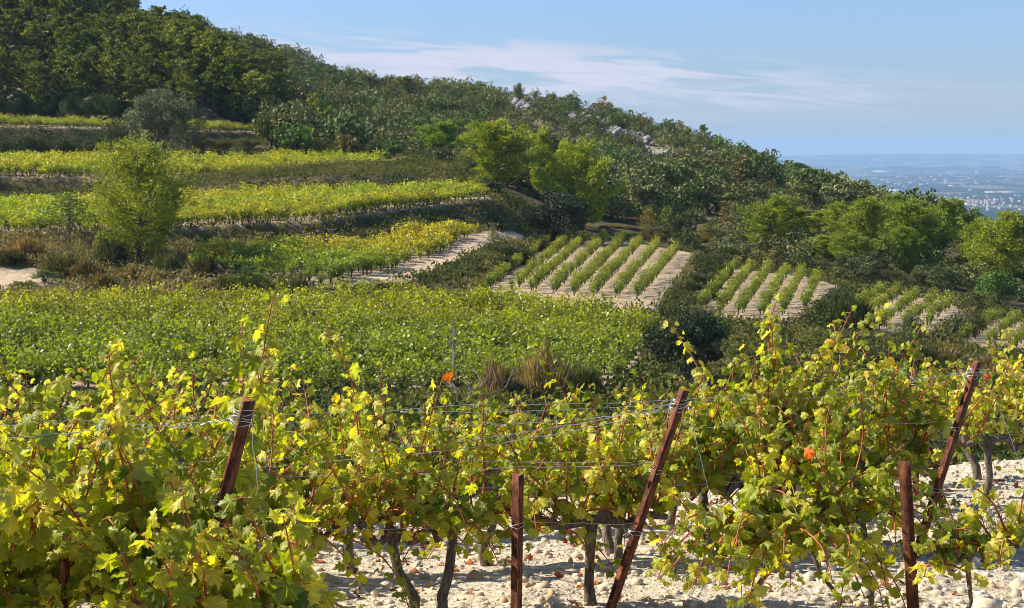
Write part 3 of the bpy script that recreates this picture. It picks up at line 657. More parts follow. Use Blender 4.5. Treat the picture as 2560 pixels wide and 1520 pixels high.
PX('greenbroom', 'broom_bush', 275, 592, 130, 100, 'olive brown broom left under the large pine', 'bush')
PX('greenbroom', 'broom_bush', 415, 628, 126, 84, 'feathery green broom right under the large pine', 'bush', tint=(1.2, 1.3, 1.1))
PX('broom', 'broom_bush', 512, 640, 124, 84, 'dark brown spiky broom right of the mound', 'bush', tint=(.45, .45, .5))
PX('greenbroom', 'broom_bush', 742, 684, 119, 90, 'green broom at the tip of the golden terrace edge', 'bush', tint=(1.1, 1.1, .8))
PX('oak', 'shrub', 622, 668, 120, 90, 'leafy green shrub at the lower edge of the golden terrace', 'shrub', tint=(1.2, 1.5, .7))
for i, (px, top, Y, w) in enumerate([(150, 628, 125, 120), (210, 645, 124, 110), (60, 700, 119, 90), (320, 660, 124, 100), (20, 620, 128, 100), (385, 668, 123, 80), (460, 684, 122, 80), (250, 680, 121, 100), (560, 686, 121, 60), (30, 730, 117, 70)]):
    PX('broom' if i % 2 else 'greenbroom', 'broom_bush', px, top, Y, w, 'low dry broom tussock on the grassy mound left of the vines', 'bush', 'broom tussocks on the mound', tint=[(1.3, 1.2, 1.1), (.9, .8, .7), (1.5, 1.5, 1.2)][i % 3])
# right foreground gully shrubs
for i, (kind, px, top, Y, w, t, lab) in enumerate([
    ('oak', 2105, 716, 124, 84, (.7,.8,.6), 'dark bushy shrub on the bank between the second and third terraces'), ('greenbroom', 2150, 742, 118, 80, (.6,.65,.5), 'low dark bush at the near foot of the second terrace bank'),
    ('oak', 2440, 778, 124, 60, (.9,1,.7), 'rounded green shrub between the third and fourth terraces'), ('oak', 2275, 788, 106, 80, (1.3,1.3,1.3), 'grey-green shrub in front of the third terrace'),
    ('broom', 2360, 864, 100, 140, (1.1,1,.9), 'wide dry broom patch in front of the fourth terrace'), ('broom', 2480, 880, 98, 150, (1.2,1.1,1), 'dry pinkish broom patch at the right edge'),
    ('greenbroom', 2300, 850, 96, 120, (1,1,.8), 'olive broom below the third terrace'), ('baretree', 2235, 905, 84, 130, YG, 'grey twiggy bare bush behind the right-hand vines'),
    ('greenbroom', 2210, 868, 92, 120, (.9,.9,.7), 'green scrub right of the tall vine shoots'), ('greenbroom', 2530, 868, 112, 80, (1,.95,.7), 'dark olive broom at the right edge by the fourth terrace'),
    ('oak', 1860, 860, 92, 90, (1,1.3,.8), 'green bush below the second small terrace'), ('sapling', 2040, 822, 99, 100, (1.1,1.1,.8), 'small light green bush below the second terrace')]):
    PX(kind, {'oak': 'oak_shrub', 'baretree': 'bare_bush', 'sapling': 'young_tree'}.get(kind, 'broom_bush'), px, top, Y, w, lab, 'bush', 'bushes of the gully at the right', tint=t)
# shrubs on the shaded bank and behind the sandy rows
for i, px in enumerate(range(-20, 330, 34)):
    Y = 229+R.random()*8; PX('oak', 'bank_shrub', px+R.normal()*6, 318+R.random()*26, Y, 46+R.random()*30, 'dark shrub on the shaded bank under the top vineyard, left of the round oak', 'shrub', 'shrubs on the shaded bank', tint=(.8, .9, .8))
for i, px in enumerate(range(480, 660, 30)):
    Y = 230+R.random()*10; PX('oak', 'bank_shrub', px+R.normal()*6, 335+R.random()*14, Y, 44+R.random()*30, 'brownish shrub on the bank right of the big round oak', 'shrub', 'shrubs right of the round oak', tint=(1.2, 1, .8))
for i, px in enumerate(range(1380, 1800, 26)):
    Y = 200+R.random()*16; PX('oak' if i % 3 else 'broom', 'bank_shrub', px+R.normal()*6, 560+R.random()*22, Y, 44+R.random()*34, 'low mixed shrub along the far edge of the sandy rows', 'shrub', 'shrubs behind the sandy rows', tint=[(1.3, 1.1, .8), (1, 1.1, .8), (1.5, 1.2, 1)][i % 3])
for i, (px, top, Y) in enumerate([(1262, 640, 138), (1300, 610, 150), (1240, 610, 148), (1340, 585, 168), (1190, 660, 132), (1130, 672, 128), (1080, 690, 126), (1375, 575, 180), (1770, 628, 166), (1760, 640, 158), (1750, 656, 148), (1736, 676, 139), (1720, 700, 130), (1700, 722, 124), (1684, 745, 119), (1800, 655, 150), (1780, 680, 140), (1762, 706, 130), (1735, 735, 121), (2110, 735, 120), (1700, 760, 112), (960, 700, 122), (900, 705, 121)]):
    PX('greenbroom' if i % 2 else 'oak', 'bank_shrub', px, top, Y, 74+R.random()*20, 'dense dark green shrub on a steep bank between the middle terraces', 'shrub', 'shrubs on the steep middle banks', tint=[(.85, .8, .6), (.8, .95, .7)][i % 2])
# brambles and dead branches
def deadwood():
    for px, py, Y, s, lab in [(1190, 925, 72, 2.6, 'pale fallen dead branches before the big lower vineyard'), (1262, 915, 73, 2.4, 'tangle of grey dead twigs left of the dry broom')]:
        g = Geo(); 
        for k in range(46):
            a = R.random()*6.28; d = np.array([math.cos(a), math.sin(a)*.5, .25+R.random()*.9]); d *= s*(.3+.5*R.random()); p0 = R.normal(size=3)*np.array([.5, .3, .05])
            tube(g, [p0, p0+d*.5+R.normal(size=3)*.12, p0+d+R.normal(size=3)*.15], [.035, .022, .006], 4)
        p = at(px, py, Y); o = obj('dead_branches', g.mesh('dead_branches', [M_DEAD])); o.location = (p[0], Y, hz(p[0], Y)); tag(o, lab, 'dead branches')
deadwood()

# --- woods: left-hand pine forest
def forest():
    pts = []
    for k in range(4000):
        px = -60+R.random()*760; Y = 271+R.random()*87
        X = (px-1280)/F_PX*Y*1.005; z = hz(X, Y); u, v = proj(X, Y, z)
        lim = np.interp(px, [-60, 330, 450, 600, 700], [-999, 10, 80, 190, 240])
        if px > 480 and Y < 268+(px-480)*.12: continue
        if px > 600 and R.random() < .5: continue
        if all((X-a)**2+(Y-b)**2 > 26 for a, b, *_ in pts): pts.append((X, Y, z, px, v))
        if len(pts) >= 175: break
    pts.sort(key=lambda p: p[1])
    for i, (X, Y, z, px, v) in enumerate(pts):
        h = (10.5+R.random()*3.5)*(.8 if px > 560 else 1)
        edge = Y < 292
        row = 'foot' if Y < 292 else ('middle' if Y < 322 else 'upper part')
        side = 'at the far left' if px < 170 else ('behind the big round oak' if px < 430 else 'at the right end')
        plant('fpine', 'pine_tree', X, Y, h, 6.0+R.random()*2.2, f'tall pine of the shaded forest, {row} of slope {side}', 'pine tree', f'forest pines {row} {side}', z=z, tint=[(1, 1, 1), (.85, .95, 1), (1.15, 1.1, .9)][i % 3])
forest()
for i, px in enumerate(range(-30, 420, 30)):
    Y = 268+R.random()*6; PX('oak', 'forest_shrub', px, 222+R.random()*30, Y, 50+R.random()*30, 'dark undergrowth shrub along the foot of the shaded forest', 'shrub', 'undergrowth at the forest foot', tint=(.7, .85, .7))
PX('fpine', 'pine_tree', 455, 52, 296, 100, 'sunlit pine standing out at the upper edge of the forest skyline', 'pine tree', tint=(1.6, 1.5, 1.2))  # raised tint puts the sunshine into the crown colour
PX('fpine', 'pine_tree', 540, 78, 290, 110, 'sunlit spreading pine with bare limbs at the right end of the forest', 'pine tree', tint=(1.6, 1.5, 1.2))  # sunlit look carried by the brighter crown tint
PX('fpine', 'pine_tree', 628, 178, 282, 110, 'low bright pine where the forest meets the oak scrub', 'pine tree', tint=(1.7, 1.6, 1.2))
PX('oak', 'oak_tree', 632, 108, 318, 44, 'dark oak on the skyline just right of the forest', 'oak tree', tint=(.8, .85, .9))

# --- limestone outcrops on the hill
def rock_mesh(name, seed, n, sx, sy, sz, mat, base=None):
    rng = np.random.default_rng(seed); g = Geo()
    ico_v, ico_f = ICO
    for k in range(n):
        c = rng.normal(size=3)*np.array([sx, sy, 0]) if n > 1 else np.zeros(3)
        s = (.35+rng.random()**2*.9)*sz if n > 1 else sz
        V = ico_v*(1+.35*(rng.random((len(ico_v), 1))-.5))*np.array([1, .8, .7])*s*(.8+.4*rng.random(3))
        a = rng.random()*6.28; ca, sa = math.cos(a), math.sin(a); V = V@np.array([[ca, -sa, 0], [sa, ca, 0], [0, 0, 1]]).T
        zc = base(c[0], c[1]) if base else 0
        g.add(V+c+np.array([0, 0, zc+s*.15]), None, ico_f, (.75+.5*rng.random(),)*3)
    return g.mesh(name, [mat])
def ico():
    import bmesh
    bm = bmesh.new(); bmesh.ops.create_icosphere(bm, subdivisions=1, radius=1.0)
    V = np.array([v.co[:] for v in bm.verts]); F = np.array([[v.index for v in f.verts] for f in bm.faces]); bm.free(); return V, F
ICO = ico()
CRAGS = []
for i, (px, py, Y, n, sx, sy, sz, lab) in enumerate([
    (1285, 240, 420, 46, 4.0, 3, 1.25, 'grey limestone crag at the top of the rocky knoll'), (1370, 256, 414, 34, 3.4, 3, 1.2, 'grey limestone ledge right of the knoll top'), (1312, 270, 405, 26, 1.4, 6, .9, 'broken limestone streak running down below the knoll'),
    (1455, 293, 392, 26, 2.6, 4, .9, 'pale rock patch on the shoulder right of the knoll'), (1478, 286, 396, 18, 2.2, 3, .8, 'small pale rock step above the shoulder patch'),
    (1590, 335, 372, 22, 3.6, 3, .8, 'pale scree patch on the middle of the slope'), (1545, 318, 378, 18, 3, 3, .7, 'thin scree patch left on the upper slope'), (1690, 400, 345, 30, 3.0, 4, .9, 'pale limestone band on the lower right slope'), (1650, 385, 350, 22, 3.0, 3, .8, 'pale limestone band left on the lower slope'),
    (1850, 450, 318, 28, 3.6, 3, .8, 'pale rock band near the right end of the slope'), (2020, 486, 330, 10, 1.6, 1.5, .9, 'small white rock under the umbrella pine'), (1770, 372, 372, 16, 2.4, 2.4, .8, 'small scree patch under the right skyline')]):
    p = at(px, py, Y); z = hz(p[0], Y)
    CRAGS.append((p[0], Y-5, sx*1.7+.5, sy+5)); n = int(n*1.6)
    me = rock_mesh('rock_outcrop', 300+i, n, sx, sy, sz*1.55, M_ROCK, lambda a, b: hz(p[0]+a, Y+b)-z+.3)
    scr = 'scree' in lab or 'streak' in lab or 'patch' in lab
    o = obj('scree' if scr else 'rock_outcrop', me); o.location = (p[0], Y, z)
    if scr: tag(o, lab, kind='stuff')
    else: tag(o, lab, 'rock outcrop', 'limestone outcrops on the hill')

# --- scrub covering the hill
def scrub():
    # skyline of the ground towards the camera in picture space decides what can be seen
    cand = []
    lane = lambda X, Y: abs(fbm(np.array([X/30.+3]), np.array([Y/55.]), 3, 91)[0])
    for k in range(32000):
        px = 440+R.random()*2160; Y = (222 if px < 1700 else 158)+R.random()**.8*(235 if px < 1700 else 299)
        X = (px-1280)/F_PX*Y
        cand.append((px, X, Y))
    X = np.array([c[1] for c in cand]); Y = np.array([c[2] for c in cand]); Z = height(X, Y)
    ter = np.zeros(len(X), bool)
    for nm, (P, pl, s) in TER.items():
        d, _ = pdist(P, X, Y); ter |= d < 3
    keep = []; cell = {}
    for i, (px, x, y) in enumerate(cand):
        if ter[i] or near_track(np.array([x]), np.array([y]), 2.5)[0]: continue
        if px < 700 and y < 268+(700-px)*.12: continue
        z = Z[i]; u, v = proj(x, y, z)
        open_ = px > 1250 and v < 470 and 1 or 0
        stony = fbm(np.array([(x-y*.25)/14.]), np.array([(y+x*.3)/40.]), 3, 44)[0]
        if px > 1250 and stony > .04 and R.random() < .86: continue
        if px > 1750 and y < 232 and R.random() < .45: continue
        if any(((x-a)/c)**2+((y-b)/(d_+5))**2 < 1 for a, b, c, d_ in CRAGS): continue
        mind = 2.8 if px < 1250 else 3.15
        cx, cy = int(x//3.2), int(y//3.2); ok = True
        for a in (-1, 0, 1):
            for b in (-1, 0, 1):
                for (xx, yy) in cell.get((cx+a, cy+b), ()):
                    if (x-xx)**2+(y-yy)**2 < mind*mind: ok = False
        if not ok: continue
        cell.setdefault((cx, cy), []).append((x, y)); keep.append((y, x, z, px, v))
    keep.sort()
    ind, rest, per = [], [], {}
    for y, x, z, px, v in keep:
        if px < 2230 and len(ind) < 285 and R.random() < .55 and 250 < v < 620: ind.append((y, x, z, px, v))
        else: rest.append((y, x, z, px, v))
    tints = [('dark green', (.72, .9, .72)), ('olive', (1.15, 1.1, .85)), ('grey-green', (1.2, 1.2, 1.25)), ('brownish', (1.35, 1.05, .8)), ('fresh green', (.9, 1.3, .7))]
    pr = [.34, .30, .20, .06, .10]
    def zone(px, v):
        a = 'behind the upper left terraces' if px < 1000 else ('behind the central pines' if px < 1500 else 'above the cypresses' if px < 1850 else 'near the tip of the hill')
        return a
    for y, x, z, px, v in ind:
        ti = R.choice(5, p=pr); nm, t = tints[ti]; sz = .8+R.random()**2.2*1.2
        if px < 900: sz *= 1.15
        if y < 232 and px > 1700: sz *= .62
        size = 'small' if sz < .95 else ('middling' if sz < 1.25 else 'large')
        lab = f'{size} {nm} oak shrub of the hillside scrub {zone(px, v)}'
        plant('scrub', 'oak_shrub', x, y, 3.3*sz*(.85+.3*R.random()), 4.4*sz, lab, 'oak shrub', lab+' group', z=z, tint=tuple(np.array(t)*(.85+.3*R.random())))
    # the rest as one mass
    src = []
    for cr, tr in LIB['scrub']:
        n = len(cr.vertices); V = np.empty(n*3, np.float32); cr.vertices.foreach_get('co', V); c = np.empty(n*4, np.float32); cr.attributes['Col'].data.foreach_get('color', c)
        src.append((V.reshape(-1, 4, 3), c.reshape(-1, 4, 4)[:, 0, :3]))
    g = Geo()
    for y, x, z, px, v in rest:
        V, c = src[R.integers(6)]; sz = (.75+R.random()**2.2*1.2)*(.6 if y < 232 and px > 1700 else 1); sel = R.random(len(V)) < (.7 if y < 330 else .5); V = V[sel]; c = c[sel]
        if px > 2010 and v > 440 and y > 300: t = np.array((2.2, 1.25, 1.25)) if R.random() < .55 else np.array((1.1, .9, .8))
        else: t = np.array(tints[R.choice(5, p=pr)][1])
        t = t*(.8+.4*R.random()); a = R.random()*6.28; ca, sa = math.cos(a), math.sin(a)
        Rm = np.array([[ca, -sa, 0], [sa, ca, 0], [0, 0, 1]]); VV = (V.reshape(-1, 3)*np.array([sz, sz, sz*(.85+.3*R.random())]))@Rm.T
        VV = VV+np.array([x, y, z-.1])
        g.add(VV, np.arange(len(VV)).reshape(-1, 4), None, np.repeat(c*t, 4, 0))
    tag(obj('hillside_scrub', g.mesh('hillside_scrub', [M_OAK])), 'dense evergreen oak scrub covering the hillside up to the skyline', kind='stuff')
    print('SCRUB', len(ind), len(rest))
scrub()

# --- grass and low growth on the banks and the mound
def bank_growth():
    g = Geo(); n = 270000
    Y = 48+R.random(n)*221; X = (R.random(n)*2950-180-1280)/F_PX*Y
    Z = height(X, Y); ter = np.zeros(n, bool); dmin = np.full(n, 1e9)
    for nm, (P, pl, s) in TER.items():
        d, di = pdist(P, X, Y); dmin = np.minimum(dmin, np.where(d > 0, d, np.where((di < (1.0 if nm in ('gold', 'mid', 'upper', 'shade') else .15))&(R.random(n) < .8), .05, 0)))
    c = atz(10, 672, -10.2); dirt = np.hypot((X-c[0])/7.5, (Y-c[1])/6.0) < .8
    ok = ~near_track(X, Y, 1.15)&(dmin > .02)&((dmin < 13)|(Y < 150))&~dirt
    X, Y, Z, dmin = X[ok], Y[ok], Z[ok], dmin[ok]; n = len(X)
    e = .6; gx = (height(X+e, Y)-Z)/e; gy = (height(X, Y+e)-Z)/e
    Nn = norm(np.stack([-gx, -gy, np.ones(n)], 1))
    pat = fbm(X/3.2, Y/3.2, 4, 61); pat2 = fbm(X/9, Y/9, 3, 65)
    green = np.array([.075, .105, .022]); straw = np.array([.32, .27, .12]); olive = np.array([.16, .165, .045]); rust = np.array([.20, .12, .045])
    w1 = np.clip(pat*1.8+.45, 0, 1)[:, None]; C = green*(1-w1)+olive*w1
    w2 = (np.clip(pat2*3-.15, 0, 1)*(dmin < 1.5+R.random(n)*2.5))[:, None]*.8; C = C*(1-w2)+straw*w2
    m = (R.random(n) < .06)&(pat2 > 0); C[m] = rust
    mound = (X < -24)&(Y > 112)&(Y < 142); C[mound] = C[mound]*.45+straw*.6*(1+.3*pat[mound, None])
    C = C*(.7+.6*R.random((n, 1)))
    tall = .22+.35*np.clip(pat+.3, 0, 1)*R.random(n)+.12*R.random(n); bush = fbm(X/1.1, Y/1.1, 3, 67) > .05
    for rep in range(3):
        off = R.normal(size=(n, 3))*np.array([.28, .28, .02]); P = np.stack([X, Y, Z], 1)+off+Nn*(tall*.35+bush*R.random(n)*.75)[:, None]
        A = norm(np.array([0, 0, .8])+Nn*.4+R.normal(size=(n, 3))*(.35+1.0*bush[:, None]))
        cards(g, P, A, norm(Nn+rnd_unit(n)*.9), np.where(bush, .30, tall*1.4), np.where(bush, .20, .10+.1*tall), C*(.85+.3*R.random((n, 1))))
    tag(obj('bank_grass', g.mesh('bank_grass', [M_GRASS])), 'dry grass, herbs and low growth on the terrace banks', kind='stuff')
bank_growth()

# farmhouse roof among the pines
def house():
    p = at(1988, 576, 188); z = hz(p[0], 188); h = p[2]-z; e = empty('farmhouse', (p[0], 188, z)); tag(e, 'small stone farmhouse with clay roof almost hidden by the pines', 'house')
    g = Geo(); box_geo(g, np.zeros(3), (.9, 1.1, max(h-.7, 1.2)), .3, (.8, .7, .6)); obj('wall', g.mesh('wall', [M_WALLS]), e)
    g = Geo(); x, y, zz = 1.05, 1.25, max(h-.7, 1.2)+.02; v = np.array([(-x,-y,zz),(x,-y,zz),(x,y,zz),(-x,y,zz),(-x,0,zz+.6),(x,0,zz+.6)])
    ca, sa = math.cos(.3), math.sin(.3); v = v@np.array([[ca,-sa,0],[sa,ca,0],[0,0,1]]).T
    g.add(v, [(0,1,5,4),(2,3,4,5)], [(3,0,4),(1,2,5)]); obj('roof', g.mesh('roof', [M_ROOFT]), e)
house()

# ------------------------------------------------------------------ vineyards of bush vines on the terraces
def vine_variant(seed, h=1.25, leaves=150, col=(.14, .21, .018), ls=.17, spread=.66, young=(.42, .42, .03), low=False):
    rng = np.random.default_rng(seed); g = Geo(); gt = Geo()
    lean = rng.normal(size=2)*.06
    tube(gt, [(0, 0, -.15), (lean[0]*.5, lean[1]*.5, .22), (lean[0], lean[1], .45)], [.055, .05, .07], 5, rough=.2, rng=rng)
    ns = 9; per = leaves//ns
    for k in range(ns):
        a = k*2.4+rng.random()*.6; d = np.array([math.cos(a), math.sin(a), 0]); L_ = (h-.45)*(.85+.35*rng.random()); o = spread*(.35+.65*rng.random())
        p0 = np.array([lean[0], lean[1], .43])+d*.06; p1 = p0+d*o*.5+np.array([0, 0, L_*.55]); p2 = p0+d*o+np.array([0, 0, L_*(.9+.2*rng.random())])
        if rng.random() < .25: p2 = p0+d*o*1.35+np.array([0, 0, L_*.45])
        tube(gt, [p0, p1, p2], [.018, .011, .005], 4, rng=rng)
        s = rng.random((per, 1)); P = p0*(1-s)**2+2*s*(1-s)*p1+s*s*p2+rng.normal(size=(per, 3))*(.15 if low else .12)
        if low: P[:, 2] -= (rng.random(per) < .4)*rng.random(per)*.45*(P[:, 2] > .5)
        A = norm(rng.normal(size=(per, 3))*.7+d*.5+np.array([0, 0, -.35])); Nn = norm(rng.normal(size=(per, 3))*.55+d*.5+np.array([0, 0, .75]))
        c = jitter_col(col, per, .30, rng); y = (s[:, 0]*.9+rng.random(per)*.45-.45).clip(0, 1)[:, None]; c = c*(1-y)+np.array(young)*y
        cards(g, P, A, Nn, ls*(.65+.6*rng.random(per)), ls*.85, c)
    return g, gt
VV = [vine_variant(400+i, 1.3, 190) for i in range(6)]                                   # green, open
VBIG = [vine_variant(420+i, 1.5, 210, (.14, .182, .014), .20, .85, (.42, .42, .03), low=True) for i in range(6)]  # dense lower vineyard
VROW = [vine_variant(440+i, 1.30, 130, (.115, .185, .012), .16, .38, (.32, .34, .022)) for i in range(6)]
VRM = [(a.mesh('vine_foliage', [M_FLEAF]), b.mesh('vine_trunk', [M_TRUNK])) for a, b in VROW]
VLM = [(a.mesh('vine_foliage', [M_FLEAF]), b.mesh('vine_trunk', [M_TRUNK])) for a, b in VV]
VBM = [(a.mesh('vine_foliage', [M_FLEAF]), b.mesh('vine_trunk', [M_TRUNK])) for a, b in VBIG]
ORD = ['first', 'second', 'third', 'fourth', 'fifth', 'sixth', 'seventh', 'eighth', 'ninth', 'tenth', 'eleventh', 'twelfth', 'thirteenth', 'fourteenth', 'fifteenth', 'sixteenth', 'seventeenth', 'eighteenth', 'nineteenth', 'twentieth'] + [f'{i}th' for i in range(21, 90)]
ORD[20] = 'twenty-first'
def inside(nm, x, y, margin=0.0):
    P = TER[nm][0]; d, din = pdist(P, np.array([x]), np.array([y])); return d[0] == 0 and din[0] >= margin
STUFF = {}
def put_stuff(key, srcs, x, y, z, s, tint, thin=1.0):
    g = STUFF.setdefault(key, (Geo(), Geo()))
    a, b = srcs[R.integers(len(srcs))]; th = R.random()*6.28; ca, sa = math.cos(th), math.sin(th); Rm = np.array([[ca, -sa, 0], [sa, ca, 0], [0, 0, 1]])
    for k, src in enumerate((a, b)):
        if not hasattr(src, '_c'):
            src._c = src.arr()
        V, Q, T, C, U = src._c
        if k == 0 and thin < 1:
            m = R.random(len(Q)) < thin; V = V.reshape(-1, 4, 3)[m].reshape(-1, 3); C = C.reshape(-1, 4, 3)[m].reshape(-1, 3); Q = np.arange(len(V)).reshape(-1, 4)
        g[k].add(V@Rm.T*s+np.array([x, y, z]), Q, T, C*(tint if k == 0 else 1))
def put_vine(lib, x, y, z, s, tint, label, group):
    e = empty('bush_vine', (x, y, z)); e.scale = (s, s, s); e.rotation_euler = (0, 0, R.random()*6.28); tag(e, label, 'grape vine', group)
    a, b = lib[R.integers(len(lib))]; f = obj('foliage', a, e); f.color = (*tint, 1); obj('trunk', b, e)
def row_field(nm, ends, n_ind, where, spacing=1.15, scale=1.0, tint=lambda x, y: (1, 1, 1)):
    """straight rows: each row given by its near and far end in the picture"""
    c = 0
    for r, (a, b, zn, zf) in enumerate(ends):
        A, B = atz(*a, zn), atz(*b, zf); L_ = math.hypot(*(B-A)[:2]); n = int(L_/spacing)
        for i in range(n+1):
            p = A+(B-A)*(i/n); x, y = p[0]+R.normal()*.07, p[1]+R.normal()*.1
            if R.random() < .09: continue
            t = np.array(tint(x, y))*(.75+.5*R.random()); s = scale*(.70+.50*R.random())
            if i < n_ind:
                put_vine(VRM, x, y, hz(x, y), s, t, f'{ORD[i]} bush vine from the near end, {ORD[r]} row from the left, {where}', f'vines {where}')
            else: put_stuff('green', VROW, x, y, hz(x, y), s, t)
yf = lambda x, y: np.array((1, 1, 1))*(1-np.clip((y-125)/60, 0, 1)*.0)+np.clip((y-125)/55, 0, 1)*np.array((.35, .22, .05))
row_field('rows', [((1222, 721), (1385, 603), -12, -12), ((1273, 733), (1432, 599), -12, -12), ((1326, 731), (1466, 602), -12.05, -12), ((1380, 735), (1512, 604), -12.1, -12), ((1432, 738), (1557, 608), -12.1, -12),
                   ((1485, 741), (1600, 612), -12.15, -12.05), ((1540, 744), (1645, 618), -12.2, -12.05), ((1592, 747), (1688, 636), -12.2, -12.1)], 19, 'sandy terrace', scale=.98, tint=yf)
row_field('second', [((1752, 778), (1838, 676), -13.6, -13.4), ((1798, 786), (1877, 678), -13.7, -13.4), ((1850, 789), (1922, 682), -13.8, -13.5), ((1905, 790), (1968, 685), -13.8, -13.6), ((1955, 788), (2006, 693), -13.85, -13.6), ((2010, 778), (2046, 702), -13.85, -13.65)], 12, 'second sandy terrace', tint=yf)
row_field('third', [((2096, 806), (2206, 737), -15, -14.9), ((2140, 822), (2250, 742), -15.1, -15), ((2200, 826), (2290, 750), -15.15, -15), ((2262, 826), (2335, 758), -15.2, -15), ((2318, 815), (2376, 768), -15.2, -15.1)], 7, 'third sandy terrace', tint=yf)
row_field('fourth', [((2412, 856), (2495, 802), -16.4, -16.4), ((2470, 868), (2545, 808), -16.5, -16.5), ((2530, 876), (2595, 818), -16.6, -16.6)], 5, 'fourth sandy terrace', tint=yf)

def area_field(nm, ang, rowsp, vsp, scale, tintf, srcs, key, ind=None, thin=1.0):
    P = TER[nm][0]; lo, hi = P.min(0)-2, P.max(0)+2; c = (lo+hi)/2; ext = np.hypot(*(hi-lo))/2
    d = np.array([math.cos(ang), math.sin(ang)]); nrm_ = np.array([-d[1], d[0]]); res = []
    for r in np.arange(-ext, ext, rowsp):
        for s in np.arange(-ext, ext, vsp):
            p = c+nrm_*r+d*s+R.normal(size=2)*.2; res.append((p[0], p[1], r))
    res = np.array(res); dd, din = pdist(P, res[:, 0], res[:, 1]); res = res[(dd == 0)&(din > .25)&~near_track(res[:, 0], res[:, 1], 1.75)]
    z = height(res[:, 0], res[:, 1]); u, v = proj(res[:, 0], res[:, 1], z+1.2)
    keep = (u > -60)&(u < 2620); res, z, u, v = res[keep], z[keep], u[keep], v[keep]
    o = np.argsort(res[:, 1]); cnt = 0
    for i in o:
        x, y, r = res[i]
        if R.random() < .03: continue
        t = np.array(tintf(x, y))*(.72+.56*R.random()); s = scale*(.72+.5*R.random()+.30*fbm(np.array([x/3.5]), np.array([y/3.5]), 2, 97)[0])
        if ind and cnt < ind[0] and ind[1](u[i], v[i]):
            put_vine(VBM, x, y, z[i], s, t, ind[2](u[i]), ind[3]); cnt += 1
        else: put_stuff(key, srcs, x, y, z[i], s, t, thin)
def big_t(x, y):
    k = np.clip((y-92)/22+fbm(np.array([x/9]), np.array([y/9]), 3, 71)[0]*.8, 0, 1); return np.array((.74, .88, .75))*(1-k)+np.array((1.08, 1.04, .85))*k
area_field('big', -.20, 2.15, .95, 1.0, big_t, VBIG, 'green', ind=(95, lambda u, v: 0 < u < 1650 and v < 905,
    lambda u: 'leafy green bush vine in the nearest visible rows of the big lower vineyard, '+('left' if u < 550 else 'middle' if u < 1100 else 'right')+' part', 'near vines of the big lower vineyard'))
def gold_t(x, y):
    k = np.clip((y-133)/9+fbm(np.array([x/6]), np.array([y/4]), 3, 73)[0]*1.2, 0, 1); q = fbm(np.array([x/3]), np.array([y/2]), 2, 75)[0]
    return np.array((.8, .95, .8))*(1-k)+np.array((1.55, 1.25, .7))*k if q < .46 else np.array((1.9, 1.0, .7))
area_field('gold', .12, 1.7, .85, 1.12, gold_t, VV, 'golden')
area_field('mid', .10, 1.8, .9, 1.2, lambda x, y: (1.35, 1.2, .9) if fbm(np.array([x/7]), np.array([y/5]), 3, 76)[0] > -.12 else (1.0, 1.15, .9), VV, 'golden')
area_field('upper', .06, 1.8, .9, 1.25, lambda x, y: (1.4, 1.25, .9) if fbm(np.array([x/7]), np.array([y/5]), 3, 78)[0] > -.1 else (1.1, 1.2, .9), VV, 'golden')
area_field('shade', .02, 2.1, 1.3, 1.05, lambda x, y: (1.0, 1.0, .9), VV, 'golden')
for key, lab in (('green', 'green bush vines filling the lower vineyard and the far ends of the sandy rows'), ('golden', 'yellow-green bush vines covering the left-hand terraces')):
    a, b = STUFF[key]
    o = obj('vineyard_vines', a.mesh('vineyard_vines', [M_FLEAF])); tag(o, lab, kind='stuff')
    o2 = obj('vine_trunks', b.mesh('vine_trunks', [M_TRUNK]), o); o2['kind'] = 'stuff'

# ------------------------------------------------------------------ front vineyard: trellised vines, posts, wires, stones
_half = [(0, .96), (12, .84), (24, .74), (37, .84), (48, .90), (60, .82), (76, .70), (90, .76), (104, .77), (120, .70), (140, .60), (160, .46)]
def leaf_template(seed, teeth=True):
    rng = np.random.default_rng(seed); ang = []; rr = []
    for sgn in (1, -1):
        seq = _half if sgn == 1 else _half[:0:-1]
        for a, r in seq: ang.append(sgn*a); rr.append(r*(1+.20*(rng.random()-.5)))
    n = len(ang); a = np.radians(ang); rr = np.array(rr); o = np.stack([np.sin(a)*rr, np.cos(a)*rr], 1); m = o*.52
    if teeth:
        a2 = np.unwrap(np.concatenate([a, a[:1]])); mid_a = (a2[:-1]+a2[1:])/2; r2 = np.concatenate([rr, rr[:1]]); mr = (r2[:-1]+r2[1:])/2*(.86+.04*rng.random(n))
        oo = np.empty((2*n, 2)); oo[0::2] = o*1.05; oo[1::2] = np.stack([np.sin(mid_a)*mr, np.cos(mid_a)*mr], 1); o = oo
    xy = np.concatenate([[[0, 0]], m, o]); x, y = xy[:, 0], xy[:, 1]; r = np.hypot(x, y)
    ph = rng.random(4)*6; th = np.arctan2(x, y)
    z = -.16*np.abs(x)+.0*y-.30*(r**2)*(.2+rng.random()*1.3)+.14*r*np.sin(th*5+ph[0])+.10*r*np.sin(th*9+ph[1])+.10*rng.normal()*x
    T = [(0, 1+i, 1+(i+1) % n) for i in range(n)]
    if teeth:
        T += [(1+i, 1+n+2*i, 1+n+2*i+1) for i in range(n)]; Q = [(1+i, 1+n+2*i+1, 1+n+(2*i+2) % (2*n), 1+(i+1) % n) for i in range(n)]
    else: Q = [(1+i, 1+n+i, 1+n+(i+1) % n, 1+(i+1) % n) for i in range(n)]
    T = [t[::-1] for t in T]; Q = [q[::-1] for q in Q]
    return np.stack([x, y, z], 1), np.array(T), np.array(Q), xy
LT_ = [leaf_template(500+i) for i in range(9)]; LTS = [leaf_template(520+i, False) for i in range(6)]
